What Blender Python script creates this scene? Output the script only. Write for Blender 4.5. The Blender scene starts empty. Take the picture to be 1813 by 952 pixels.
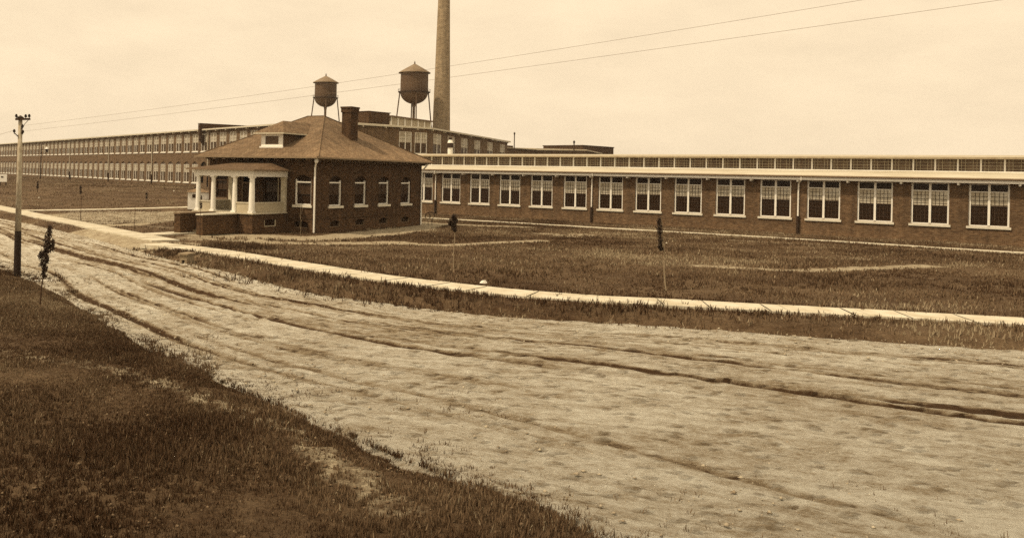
import bpy, math, random
import numpy as np
from mathutils import Vector, Matrix, noise
random.seed(7); rng = np.random.default_rng(7)
PI = math.pi
scn = bpy.context.scene
COL = scn.collection

# ------------------------------------------------------------------ camera model
ROLL, FPX, CH = .022, 1550.0, 4.2          # roll, focal length in photo pixels, eye height
def ray(px, py):
    u = px-600; v = py-307; c = math.cos(ROLL); s = math.sin(ROLL)
    return (u*c+v*s)/FPX, (u*s-v*c)/FPX
def G(px, py, z=0.0):
    a, b = ray(px, py); Y = (z-CH)/b
    return Vector((a*Y, Y, z))
def P(px, py, Y):
    a, b = ray(px, py)
    return Vector((a*Y, Y, CH+b*Y))

# ------------------------------------------------------------------ terrain
def sst(x, a, b):
    t = np.clip((x-a)/(b-a), 0, 1); return t*t*(3-2*t)
def base_z(x, y):
    return 1.4*sst(y, 68, 135)*sst(-x, -6, 16)
def GT(px, py):
    z = 0.0
    for _ in range(40):
        p = G(px, py, z); z = .5*z+.5*float(base_z(p.x, p.y))
    return Vector((p.x, p.y, float(base_z(p.x, p.y))))

def smooth_line(pts, step=1.0):
    pts = [Vector((p[0], p[1])) for p in pts]
    P_ = [pts[0]*2-pts[1]]+pts+[pts[-1]*2-pts[-2]]
    out = []
    for i in range(1, len(P_)-2):
        n = max(2, int((P_[i+1]-P_[i]).length/step))
        for k in range(n):
            t = k/n; a, b, c, d = P_[i-1], P_[i], P_[i+1], P_[i+2]
            out.append(.5*((2*b)+(c-a)*t+(2*a-5*b+4*c-d)*t*t+(3*b-a-3*c+d)*t**3))
    out.append(pts[-1])
    return out
def offset(line, d):          # d > 0: to the right of travel
    out = []
    for i, p in enumerate(line):
        a = line[max(0, i-2)]; b = line[min(len(line)-1, i+2)]
        t = (b-a).normalized(); out.append(p+Vector((t.y, -t.x))*d)
    return out
def w2(lst): return [GT(*p).xy for p in lst]

ROAD_N = smooth_line(w2([(-120, 366), (0, 381), (129, 406), (265, 440), (400, 469), (541, 503), (684, 523), (800, 536), (1000, 552), (1200, 562)])+[Vector((16, 25.2)), Vector((26, 22.6)), Vector((44, 18))], 1.0)
ROAD_W = 8.6
_k = w2([(-120, 366), (0, 381), (129, 406), (265, 440), (400, 469), (541, 503)])
ROAD_E = smooth_line([p for p in offset(_k, ROAD_W)]+[Vector(p) for p in ((-5.4, 22.8), (-1.8, 17.6), (1.6, 13), (5, 9.2), (10, 5), (18, 1), (34, -4))], 1.0)
NPN = np.array([(p.x, p.y) for p in ROAD_N]); NPE = np.array([(p.x, p.y) for p in ROAD_E])
ROAD_POLY = np.concatenate([NPN[::2], NPE[::-2]])
def dist_line(x, y, L):
    """distance to a polyline, vectorised"""
    x = np.asarray(x, float); y = np.asarray(y, float)
    best = np.full(x.shape, 1e9)
    for i in range(len(L)-1):
        ax, ay = L[i]; bx, by = L[i+1]; dx, dy = bx-ax, by-ay
        t = np.clip(((x-ax)*dx+(y-ay)*dy)/(dx*dx+dy*dy+1e-9), 0, 1)
        best = np.minimum(best, np.hypot(x-ax-t*dx, y-ay-t*dy))
    return best
def quick(name, v, f):
    me = bpy.data.meshes.new(name); n, k = f.shape; me.vertices.add(len(v)); me.vertices.foreach_set('co', np.asarray(v, np.float32).ravel())
    me.loops.add(n*k); me.loops.foreach_set('vertex_index', f.astype(np.int32).ravel()); me.polygons.add(n); me.polygons.foreach_set('loop_start', np.arange(0, n*k, k, dtype=np.int32)); me.polygons.foreach_set('loop_total', np.full(n, k, np.int32))
    me.update(calc_edges=True); return me
def noise2(x, y, s, seed=0):
    out = np.zeros(np.shape(x))
    for o, (fr, am) in enumerate(((1, 1), (2.1, .5), (4.3, .25))):
        for k in range(3):
            a = seed*1.7+o*2.1+k*2.4
            out += am*np.sin((x*math.cos(a)+y*math.sin(a))*fr*s*(1+.2*k)+a*3+1.5*np.sin((y*math.cos(a)-x*math.sin(a))*fr*s*.7+a))
    return out/5.25
def in_poly(x, y, poly):
    c = np.zeros(np.shape(x), bool); n = len(poly)
    for i in range(n):
        x0, y0 = poly[i]; x1, y1 = poly[(i+1) % n]
        c ^= ((y0 > y) != (y1 > y)) & (x < (x1-x0)*(y-y0)/(y1-y0+1e-12)+x0)
    return c
def road_d(x, y):
    """metres inside the road (negative outside)"""
    x = np.atleast_1d(np.asarray(x, float)); y = np.atleast_1d(np.asarray(y, float))
    d = np.minimum(dist_line(x, y, NPN[::3]), dist_line(x, y, NPE[::3]))
    return np.where(in_poly(x, y, ROAD_POLY), d, -d)
def terrain(x, y):
    z = base_z(x, y)-.42*sst(road_d(x, y)+.45*noise2(np.atleast_1d(x), np.atleast_1d(y), 1.1, 6)+.2*noise2(np.atleast_1d(x), np.atleast_1d(y), 4.2, 2), -1.0, .5)
    return z if np.ndim(x) else float(z[0])
def lump(x, y):
    return .05*np.sin(x*.9+1.3*np.sin(y*.5))*np.sin(y*1.1+np.sin(x*.7))

# ------------------------------------------------------------------ materials
TINT = (1.0, .80, .545)
def alb(v):
    """brown-toned albedo of the given strength (the print is a sepia one)"""
    ks = [(0, .47, .20), (.04, .52, .23), (.15, .69, .41), (.4, .88, .61), (.7, .98, .86), (1, 1, 1)]
    for (a, g0, b0), (b, g1, b1) in zip(ks, ks[1:]):
        if v <= b:
            t = (v-a)/(b-a); return (v, v*(g0+(g1-g0)*t), v*(b0+(b1-b0)*t), 1)
    return (v, v, v, 1)
MATS = {}
def mat(name, v, var=.15, scale=4, rough=.85, bump=0, metal=0, detail=6, streak=None, spec=.3):
    if name in MATS: return MATS[name]
    m = bpy.data.materials.new(name); m.use_nodes = True; N = m.node_tree.nodes; L = m.node_tree.links
    b = N['Principled BSDF']; b.inputs['Roughness'].default_value = rough; b.inputs['Metallic'].default_value = metal
    b.inputs['Specular IOR Level'].default_value = spec
    tc = N.new('ShaderNodeTexCoord'); src = tc.outputs['Object']
    if streak:
        mp = N.new('ShaderNodeMapping'); mp.inputs['Scale'].default_value = streak; L.new(src, mp.inputs[0]); src = mp.outputs[0]
    n1 = N.new('ShaderNodeTexNoise'); n1.inputs['Scale'].default_value = scale; n1.inputs['Detail'].default_value = detail
    n1.inputs['Roughness'].default_value = .65; L.new(src, n1.inputs['Vector'])
    cr = N.new('ShaderNodeValToRGB'); e = cr.color_ramp.elements
    e[0].position = .3; e[1].position = .7; e[0].color = alb(v*(1-var)); e[1].color = alb(min(.9, v*(1+var)))
    L.new(n1.outputs['Fac'], cr.inputs[0]); L.new(cr.outputs[0], b.inputs['Base Color'])
    if bump:
        bp = N.new('ShaderNodeBump'); bp.inputs['Strength'].default_value = bump; bp.inputs['Distance'].default_value = .05
        L.new(n1.outputs['Fac'], bp.inputs['Height']); L.new(bp.outputs[0], b.inputs['Normal'])
    MATS[name] = m; return m
def brick(name, v, var=.3, size=1.0, bw_=.23, bh=.076, mort=1.5):
    m = bpy.data.materials.new(name); m.use_nodes = True; N = m.node_tree.nodes; L = m.node_tree.links
    b = N['Principled BSDF']; b.inputs['Roughness'].default_value = .9; b.inputs['Specular IOR Level'].default_value = .2
    uv = N.new('ShaderNodeUVMap'); uv.uv_map = 'UVMap'
    br = N.new('ShaderNodeTexBrick'); br.inputs['Scale'].default_value = 1
    br.inputs['Brick Width'].default_value = bw_*size; br.inputs['Row Height'].default_value = bh*size; br.inputs['Mortar Size'].default_value = (.008 if mort > 1 else .016)*size
    br.inputs['Color1'].default_value = alb(v*(1-var)); br.inputs['Color2'].default_value = alb(v*(1+var)); br.inputs['Mortar'].default_value = alb(v*mort)
    br.inputs['Bias'].default_value = 0; L.new(uv.outputs[0], br.inputs['Vector'])
    # courses that read from afar, blotches and weathering
    n1 = N.new('ShaderNodeTexNoise'); n1.inputs['Scale'].default_value = .7; n1.inputs['Detail'].default_value = 8; n1.inputs['Roughness'].default_value = .7
    mp = N.new('ShaderNodeMapping'); mp.inputs['Scale'].default_value = (1, 2.2, 1); L.new(uv.outputs[0], mp.inputs[0]); L.new(mp.outputs[0], n1.inputs['Vector'])
    r1 = N.new('ShaderNodeMapRange'); r1.inputs['From Min'].default_value = .3; r1.inputs['From Max'].default_value = .7
    r1.inputs['To Min'].default_value = .72; r1.inputs['To Max'].default_value = 1.32; L.new(n1.outputs['Fac'], r1.inputs['Value'])
    n2 = N.new('ShaderNodeTexNoise'); n2.inputs['Scale'].default_value = 5; n2.inputs['Detail'].default_value = 3
    mp2 = N.new('ShaderNodeMapping'); mp2.inputs['Scale'].default_value = (.6, 1.8, 1); L.new(uv.outputs[0], mp2.inputs[0]); L.new(mp2.outputs[0], n2.inputs['Vector'])
    r2 = N.new('ShaderNodeMapRange'); r2.inputs['From Min'].default_value = .3; r2.inputs['From Max'].default_value = .7
    r2.inputs['To Min'].default_value = .7; r2.inputs['To Max'].default_value = 1.3; L.new(n2.outputs['Fac'], r2.inputs['Value'])
    mu = N.new('ShaderNodeMath'); mu.operation = 'MULTIPLY'; L.new(r1.outputs[0], mu.inputs[0]); L.new(r2.outputs[0], mu.inputs[1])
    sx = N.new('ShaderNodeSeparateXYZ'); L.new(uv.outputs[0], sx.inputs[0]); bs = N.new('ShaderNodeMapRange'); bs.inputs['From Min'].default_value = .1; bs.inputs['From Max'].default_value = 1.1
    bs.inputs['To Min'].default_value = 1.35; bs.inputs['To Max'].default_value = 1.0; L.new(sx.outputs['Y'], bs.inputs['Value'])
    n4 = N.new('ShaderNodeTexNoise'); n4.inputs['Scale'].default_value = 1.0; n4.inputs['Detail'].default_value = 5; mp4 = N.new('ShaderNodeMapping'); mp4.inputs['Scale'].default_value = (2.6, .16, 1); L.new(uv.outputs[0], mp4.inputs[0]); L.new(mp4.outputs[0], n4.inputs['Vector'])
    r4 = N.new('ShaderNodeMapRange'); r4.inputs['From Min'].default_value = .3; r4.inputs['From Max'].default_value = .7; r4.inputs['To Min'].default_value = .80; r4.inputs['To Max'].default_value = 1.2; L.new(n4.outputs['Fac'], r4.inputs['Value'])
    m4 = N.new('ShaderNodeMath'); m4.operation = 'MULTIPLY'; L.new(bs.outputs[0], m4.inputs[0]); L.new(r4.outputs[0], m4.inputs[1]); m5 = N.new('ShaderNodeMath'); m5.operation = 'MULTIPLY'; L.new(mu.outputs[0], m5.inputs[0]); L.new(m4.outputs[0], m5.inputs[1]); mu = m5
    vm = N.new('ShaderNodeVectorMath'); vm.operation = 'SCALE'; L.new(br.outputs['Color'], vm.inputs[0]); L.new(mu.outputs[0], vm.inputs['Scale'])
    L.new(vm.outputs[0], b.inputs['Base Color'])
    bp = N.new('ShaderNodeBump'); bp.inputs['Strength'].default_value = .4; bp.inputs['Distance'].default_value = .02
    L.new(br.outputs['Fac'], bp.inputs['Height']); bp.invert = True; L.new(bp.outputs[0], b.inputs['Normal'])
    MATS[name] = m; return m
def glass(name, v, rough=.12):
    m = bpy.data.materials.new(name); m.use_nodes = True; b = m.node_tree.nodes['Principled BSDF']
    N = m.node_tree.nodes; L = m.node_tree.links
    tc = N.new('ShaderNodeTexCoord'); n = N.new('ShaderNodeTexNoise'); n.inputs['Scale'].default_value = 1.6; L.new(tc.outputs['Object'], n.inputs['Vector'])
    cr = N.new('ShaderNodeValToRGB'); cr.color_ramp.elements[0].color = alb(v*.6); cr.color_ramp.elements[1].color = alb(v*1.5)
    L.new(n.outputs['Fac'], cr.inputs[0]); L.new(cr.outputs[0], b.inputs['Base Color'])
    b.inputs['Roughness'].default_value = .25; b.inputs['Specular IOR Level'].default_value = .12
    MATS[name] = m; return m

BR_OFF = brick('office_brick', .058, .42)
BR_MILL = brick('mill_brick', .122, .25)
BR_WING = brick('wing_brick', .098, .28)
BR_DARK = brick('dark_brick', .055, .35)
BR_STACK = brick('stack_brick', .23, .12, 3)
WHITE = mat('white_paint', .80, .07, 3, .6)
WHITE_OLD = mat('weathered_white_paint', .50, .18, 6, .7)
TAN = mat('tan_paint', .42, .12, 5, .7)
STONE = mat('stone_sill', .62, .14, 8, .8)
PSHINGLE = brick('porch_shingle', .12, .2, 1.0, bw_=.30, bh=.12, mort=.6)
SHINGLE = brick('roof_shingle', .165, .16, 1.0, bw_=.30, bh=.12, mort=.68)
TAN_D = mat('brown_trim', .16, .2, 5, .8)
TIN = mat('tin_roof', .42, .18, 2.2, .6)
TIN_L = mat('pale_tin_roof', .52, .2, .8, .6, streak=(.3, 1, 1))
TANK = mat('tank_steel', .08, .22, 1.6, .6, streak=(1, 1, .4))
TANK_ROOF = mat('tank_roof_steel', .20, .2, 1.5, .6)
IRON = mat('dark_iron', .03, .3, 4, .6)
DARKWOOD = mat('dark_wood', .05, .3, 6, .8)
GLASS = glass('dark_glass', .022)
BLIND_SKY = mat('blind_and_sky_pane', .52, .3, .5, .7)  # pale upper panes: blinds, with sky reflection put into the colour
GLASS_M = glass('mill_lower_glass', .06)
BLIND_SKY_W = mat('wing_blind_and_sky_pane', .52, .3, 1.1, .7)  # wing panes: reflected sky and blinds painted as one pale tone
WHITE_MID = mat('mill_window_paint', .74, .12, 4, .7)
SHADE_DIM = mat('dim_window_glass', .10, .5, 1.1, .5)
OFF_GLASS = mat('office_upper_glass', .045, .5, 1.1, .3)
POLE_M = mat('limed_pole_wood', .40, .35, 14, .9, .3, streak=(1, 1, .35))
TAR = mat('tarred_wood', .018, .3, 10, .8)
CONC = mat('concrete', .52, .22, 1.1, .9, .3, detail=10)
BARK = mat('sapling_bark', .06, .3, 20, .9)
BARK_PALE = mat('pale_sapling_bark', .28, .3, 20, .9)
DIRTY_STONE = mat('dirty_stone', .26, .3, 12, .9, .3)

# ------------------------------------------------------------------ mesh helpers
class MB:
    def __init__(s): s.v = []; s.f = []; s.uv = []; s.sm = []
    def face(s, pts, uv=None, smooth=False):
        b = len(s.v); s.v += [tuple(p) for p in pts]; s.f.append(tuple(range(b, b+len(pts))))
        if uv is None:
            p = [Vector(q) for q in pts]; n = (p[1]-p[0]).cross(p[2]-p[0])
            if abs(n.z) > .8*n.length: uv = [(q.x, q.y) for q in p]
            else:
                t = Vector((-n.y, n.x, 0)); t = t.normalized() if t.length > 1e-9 else Vector((1, 0, 0))
                uv = [(q.dot(t), q.z) for q in p]
        s.uv += uv; s.sm.append(smooth)
    def box(s, x0, x1, y0, y1, z0, z1):
        a = [(x0, y0, z0), (x1, y0, z0), (x1, y1, z0), (x0, y1, z0), (x0, y0, z1), (x1, y0, z1), (x1, y1, z1), (x0, y1, z1)]
        for q in ((0, 3, 2, 1), (4, 5, 6, 7), (0, 1, 5, 4), (1, 2, 6, 5), (2, 3, 7, 6), (3, 0, 4, 7)): s.face([a[i] for i in q])
        return s
    def prism(s, poly, z0, z1):
        """poly: ccw outline; z0/z1 numbers or per-vertex lists"""
        n = len(poly); a = z0 if isinstance(z0, (list, tuple)) else [z0]*n; b = z1 if isinstance(z1, (list, tuple)) else [z1]*n
        lo = [(p[0], p[1], a[i]) for i, p in enumerate(poly)]; hi = [(p[0], p[1], b[i]) for i, p in enumerate(poly)]
        s.face(hi); s.face(lo[::-1])
        for i in range(n):
            j = (i+1) % n; s.face([lo[i], lo[j], hi[j], hi[i]])
        return s
    def beam(s, p, q, w, h=None):
        p = Vector(p); q = Vector(q); h = h or w; d = (q-p).normalized()
        up = Vector((0, 0, 1)) if abs(d.z) < .95 else Vector((1, 0, 0))
        x = d.cross(up).normalized()*w/2; y = x.cross(d).normalized()*h/2
        a = [p-x-y, p+x-y, p+x+y, p-x+y]; b = [q-x-y, q+x-y, q+x+y, q-x+y]
        s.face(a[::-1]); s.face(b)
        for i in range(4): j = (i+1) % 4; s.face([a[i], a[j], b[j], b[i]])
        return s
    def tube(s, pts, rad, n=8, cap=True):
        pts = [Vector(p) for p in pts]; rad = rad if isinstance(rad, (list, tuple)) else [rad]*len(pts); rings = []
        for i, p in enumerate(pts):
            d = (pts[min(i+1, len(pts)-1)]-pts[max(i-1, 0)]).normalized()
            r = Vector((1, 0, 0)) if abs(d.x) < .9 else Vector((0, 1, 0)); x = d.cross(r).normalized(); y = d.cross(x)
            rings.append([p+(x*math.cos(2*PI*k/n)+y*math.sin(2*PI*k/n))*rad[i] for k in range(n)])
        for a, b in zip(rings, rings[1:]):
            for k in range(n): j = (k+1) % n; s.face([a[k], b[k], b[j], a[j]], smooth=True)
        if cap: s.face(rings[0]); s.face(rings[-1][::-1])
        return s
    def lathe(s, prof, n=32, c=(0, 0), ph=0):
        rings = [[(c[0]+r*math.cos(2*PI*k/n+ph), c[1]+r*math.sin(2*PI*k/n+ph), z) for k in range(n)] for r, z in prof]
        for (a, b, (r0, z0), (r1, z1)) in zip(rings, rings[1:], prof, prof[1:]):
            for k in range(n):
                j = (k+1) % n; R = max(r0, r1)
                uv = [(2*PI*R*k/n, z0), (2*PI*R*(k+1)/n, z0), (2*PI*R*(k+1)/n, z1), (2*PI*R*k/n, z1)]
                s.face([a[k], a[j], b[j], b[k]], uv, n > 12)
        return s
    def build(s, name, m, parent=None, loc=None, rz=0, merge=False):
        me = bpy.data.meshes.new(name); me.from_pydata(s.v, [], s.f)
        l = me.uv_layers.new(name='UVMap'); l.data.foreach_set('uv', [c for u in s.uv for c in u])
        me.polygons.foreach_set('use_smooth', s.sm)
        if merge:
            import bmesh
            bm = bmesh.new(); bm.from_mesh(me); bmesh.ops.remove_doubles(bm, verts=bm.verts, dist=1e-4); bm.to_mesh(me); bm.free()
        me.materials.append(m); me.update()
        return inst(name, me, parent, loc, rz)
def inst(name, me, parent=None, loc=None, rz=0):
    o = bpy.data.objects.new(name, me); COL.objects.link(o); o.parent = parent
    if loc is not None: o.location = loc
    o.rotation_euler = (0, 0, rz); return o
def thing(name, label, cat, loc=(0, 0, 0), rz=0, group=None):
    o = bpy.data.objects.new(name, None); COL.objects.link(o); o.location = loc; o.rotation_euler = (0, 0, rz)
    return tag(o, label, cat, group)
def tag(o, label, cat, group=None):
    o['label'] = label; o['category'] = cat
    if group: o['group'] = group
    return o
def struct(o): o['kind'] = 'structure'; return o

def arch_pts(s0, s1, z1, rise, n=8):
    """points of a segmental arch, left to right; its crown at z1"""
    out = []
    for k in range(n+1):
        t = k/n; x = s0+(s1-s0)*t; out.append((x, z1-rise+rise*(1-(2*t-1)**2)))
    return out
def facade(A, B, z0, z1, holes, m, name='wall', parent=None, depth=.24):
    """a brick wall from A to B (outside on the right of A->B), holes = (s0, s1, z0, z1, arch rise)"""
    A = Vector(A); B = Vector(B); L = (B-A).length; d = (B-A)/L; n = Vector((-d.y, d.x))
    mb = MB()
    def pt(s, z, k=0): q = A+d*s+n*k; return (q.x, q.y, z)
    def quad(a, b, c, e, uv=None): mb.face([a, b, c, e], uv)
    ss = sorted({0.0, L}|{h[i] for h in holes for i in (0, 1)}); 
    for a, b in zip(ss, ss[1:]):
        mid = (a+b)/2; hs = sorted([h for h in holes if h[0] < mid < h[1]], key=lambda h: h[2])
        z = z0
        for h in hs:
            if h[2] > z: quad(pt(a, z), pt(b, z), pt(b, h[2]), pt(a, h[2]), [(a, z), (b, z), (b, h[2]), (a, h[2])])
            z = h[3]
        quad(pt(a, z), pt(b, z), pt(b, z1), pt(a, z1), [(a, z), (b, z), (b, z1), (a, z1)])
    for (a, b, c, e, rise) in holes:
        quad(pt(a, c), pt(a, c, depth), pt(a, e, depth), pt(a, e), [(0, c), (depth, c), (depth, e), (0, e)])
        quad(pt(b, c, depth), pt(b, c), pt(b, e), pt(b, e, depth), [(0, c), (depth, c), (depth, e), (0, e)])
        quad(pt(a, c), pt(b, c), pt(b, c, depth), pt(a, c, depth))
        if rise:
            ar = arch_pts(a, b, e-.002, rise)
            for (x0, y0), (x1, y1) in zip(ar, ar[1:]):
                mb.face([pt(x0, y0), pt(x1, y1), pt(x1, e), pt(x0, e)], [(x0, y0), (x1, y1), (x1, e), (x0, e)])
                mb.face([pt(x0, y0), pt(x0, y0, depth), pt(x1, y1, depth), pt(x1, y1)])
        else: quad(pt(a, e), pt(a, e, depth), pt(b, e, depth), pt(b, e))
        # closing board behind the opening
        quad(pt(a, c, depth+.3), pt(b, c, depth+.3), pt(b, e, depth+.3), pt(a, e, depth+.3))
    return mb.build(name, m, parent)

# window prototypes: origin at the middle of the opening's bottom, x along the wall, y into the wall
def win_proto(w, h, rise=0, style='mill', rec=.12, midf=.48, lit=False):
    f = MB(); t = .12 if style == 'wing' else .10; mw = .075 if style == 'wing' else .06; mid = h*midf; out = {}
    y0, y1 = rec, rec+.10
    top = h-(rise if rise else 0)
    f.box(-w/2, -w/2+t, y0-.02, y1, 0, top); f.box(w/2-t, w/2, y0-.02, y1, 0, top)
    f.box(-w/2+t, w/2-t, y0, y1, 0, .08)
    up = MB(); lo = MB(); mu = MB(); yg = y1-.02
    if style in ('mill', 'wing'):
        tr = h*.80 if style == 'wing' else top-.06
        f.box(-mw, mw, rec-.05, y1, .08, top); f.box(-w/2+t, -mw, y0, y1, tr, tr+.07); f.box(mw, w/2-t, y0, y1, tr, tr+.07)
        if style == 'wing': f.box(-w/2+t, w/2-t, y0, y1, top-.05, top)
        for sx in (-1, 1):
            a, b = (-w/2+t, -mw) if sx < 0 else (mw, w/2-t)
            lo.face([(a, yg, .08), (b, yg, .08), (b, yg, mid), (a, yg, mid)])
            up.face([(a, yg-.004, mid), (b, yg-.004, mid), (b, yg-.004, tr), (a, yg-.004, tr)])
            mu.box(a, b, y0+.01, y0+.06, mid-.03, mid+.03)
            nx, nz = (4, 8) if style == 'wing' else (3, 6)
            for k in range(1, nx): x = a+(b-a)*k/nx; mu.box(x-.014, x+.014, yg-.03, yg-.006, .08, tr)
            for k in range(1, nz):
                z = .08+(tr-.08)*k/nz; mu.box(a, b, yg-.034, yg-.005, z-.013, z+.013)
            if style == 'wing': (up if lit and sx > 0 else lo).face([(a, yg, tr+.07), (b, yg, tr+.07), (b, yg, top), (a, yg, top)]); mu.box((a+b)/2-.012, (a+b)/2+.012, yg-.03, yg-.006, tr+.07, top)
    else:
        tr = h*.745
        f.box(-w/2+t, w/2-t, y0-.06, y1, tr, tr+.09)
        a, b = -w/2+t, w/2-t; m2 = tr*.5
        lo.face([(a, yg, .08), (b, yg, .08), (b, yg, m2), (a, yg, m2)])
        up.face([(a, yg-.004, m2), (b, yg-.004, m2), (b, yg-.004, tr), (a, yg-.004, tr)])
        mu.box(a, b, y0+.01, y0+.06, m2-.025, m2+.025)
        mu.box(-.012, .012, yg-.03, yg-.006, m2+.025, tr)
        lo.face([(a, yg, tr+.09), (b, yg, tr+.09), (b, yg, top), (a, yg, top)])
    if rise:
        ar = arch_pts(-w/2, w/2, h, rise)
        for (x0, z0), (x1, z1) in zip(ar, ar[1:]): lo.face([(x0, yg, top), (x1, yg, top), (x1, yg, z1), (x0, yg, z0)])
        mu.tube([(x, yg-.02, z-.04) for x, z in ar], .035, 6)
    si = MB(); si.box(-w/2-.12, w/2+.12, -.10, rec+.02, -.17, -.002)
    def me(mb, n, m):
        o = mb.build(n, m); d = o.data; bpy.data.objects.remove(o); return d
    return dict(frame=me(f, 'window_frame', WHITE if style != 'mill' else WHITE_MID), lo=me(lo, 'lower_pane', GLASS if style != 'mill' else GLASS_M),
                up=me(up, 'upper_pane', (BLIND_SKY_W if style == 'wing' else BLIND_SKY) if style != 'office' else OFF_GLASS), mu=me(mu, 'muntins', DARKWOOD if style != 'mill' else TAN_D), sill=me(si, 'sill', STONE if style != 'mill' else WHITE_MID))
def place_window(pr, parent, loc, rz, name='window', sill=True):
    w = inst(name, pr['frame'], parent, loc, rz)
    inst('lower_panes', pr['lo'], w); inst('upper_panes', pr['up'], w); inst('muntins', pr['mu'], w)
    if sill: inst('sill', pr['sill'], w)
    return w

# ================================================================== GROUND
BARE = []      # (polyline, half width, strength): worn earth in the grass
def bare_line(px, hw, k=1.0): BARE.append((np.array([tuple(GT(*p).xy) for p in px]), hw, k))
bare_line([(740, 432), (800, 434), (860, 430), (960, 425)], .9, 1.1)
bare_line([(700, 428), (760, 432)], .8, .8)
bare_line([(745, 393), (790, 397), (850, 399), (930, 402)], 1.3, 1.2)
bare_line([(960, 413), (1000, 417), (1050, 415)], 1.6, .8)
bare_line([(380, 416), (460, 418), (560, 422), (660, 413), (735, 404)], 2.2, 1.15)
bare_line([(735, 404), (760, 397)], 1.8, 1.2)
bare_line([(360, 422), (470, 428), (560, 430), (690, 429)], 1.7, .85)
bare_line([(180, 398), (225, 398), (265, 393), (311, 386)], 1.0, 1.2)
bare_line([(130, 382), (305, 378)], 4.2, .95)
bare_line([(170, 388), (305, 386)], 2.4, .85)
bare_line([(250, 400), (345, 403)], 1.5, .55)
bare_line([(140, 407), (200, 418), (270, 432), (330, 436)], 1.6, 1.3)
bare_line([(262, 430), (325, 430), (350, 433)], .8, 1.1)
bare_line([(30, 348), (120, 346), (210, 350)], 2.5, .35)
bare_line([(240, 331), (330, 334)], 2.5, .3)
bare_line([(340, 421), (440, 424)], 1.6, .75)
bare_line([(1240, 470), (1420, 478), (1640, 470)], 1.0, .8)
bare_line([(1300, 425), (1600, 440), (1900, 452)], .9, .6)
bare_line([(0, 620), (250, 660), (520, 760), (700, 900)], .5, .7)
def bareness(x, y):
    b = np.zeros(len(x))
    for L, hw, k in BARE:
        d = dist_line(x, y, L); b = np.maximum(b, k*(1-sst(d, hw*.35, hw*1.3)))
    b = np.maximum(b, 1.2*sst(road_d(x, y)+.5*noise2(x, y, 1.1, 6)+.25*rng.standard_normal(len(x)), -.1, .7))
    return b+.28*noise2(x, y, .8)+.12*noise2(x, y, 2.9, 3)

gx = np.unique(np.concatenate([-40-np.geomspace(1, 2500, 22), np.arange(-40, 60, .5), 60+np.geomspace(1, 2500, 22)]))
gy = np.unique(np.concatenate([np.array([-60, -20, 0, 4]), np.arange(6, 100, .5), np.arange(100, 170, 2), 170+np.geomspace(1, 4000, 22)]))
GX, GY = np.meshgrid(gx, gy); fx = GX.ravel(); fy = GY.ravel()
near = (fx > -45) & (fx < 65) & (fy < 130)
fz = np.where(near, terrain(fx, fy)+.6*lump(fx, fy)*(road_d(fx, fy) < -.5)-.03, terrain(fx, fy)-.03)
nx, ny = len(gx), len(gy)
idx = np.arange(nx*ny).reshape(ny, nx)
faces = np.stack([idx[:-1, :-1], idx[:-1, 1:], idx[1:, 1:], idx[1:, :-1]], -1).reshape(-1, 4)
me = bpy.data.meshes.new('ground'); me.from_pydata(np.stack([fx, fy, fz], 1).tolist(), [], faces.tolist())
at = me.attributes.new('bare', 'FLOAT', 'POINT'); at.data.foreach_set('value', bareness(fx, fy))
me.polygons.foreach_set('use_smooth', [True]*len(me.polygons))
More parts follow.
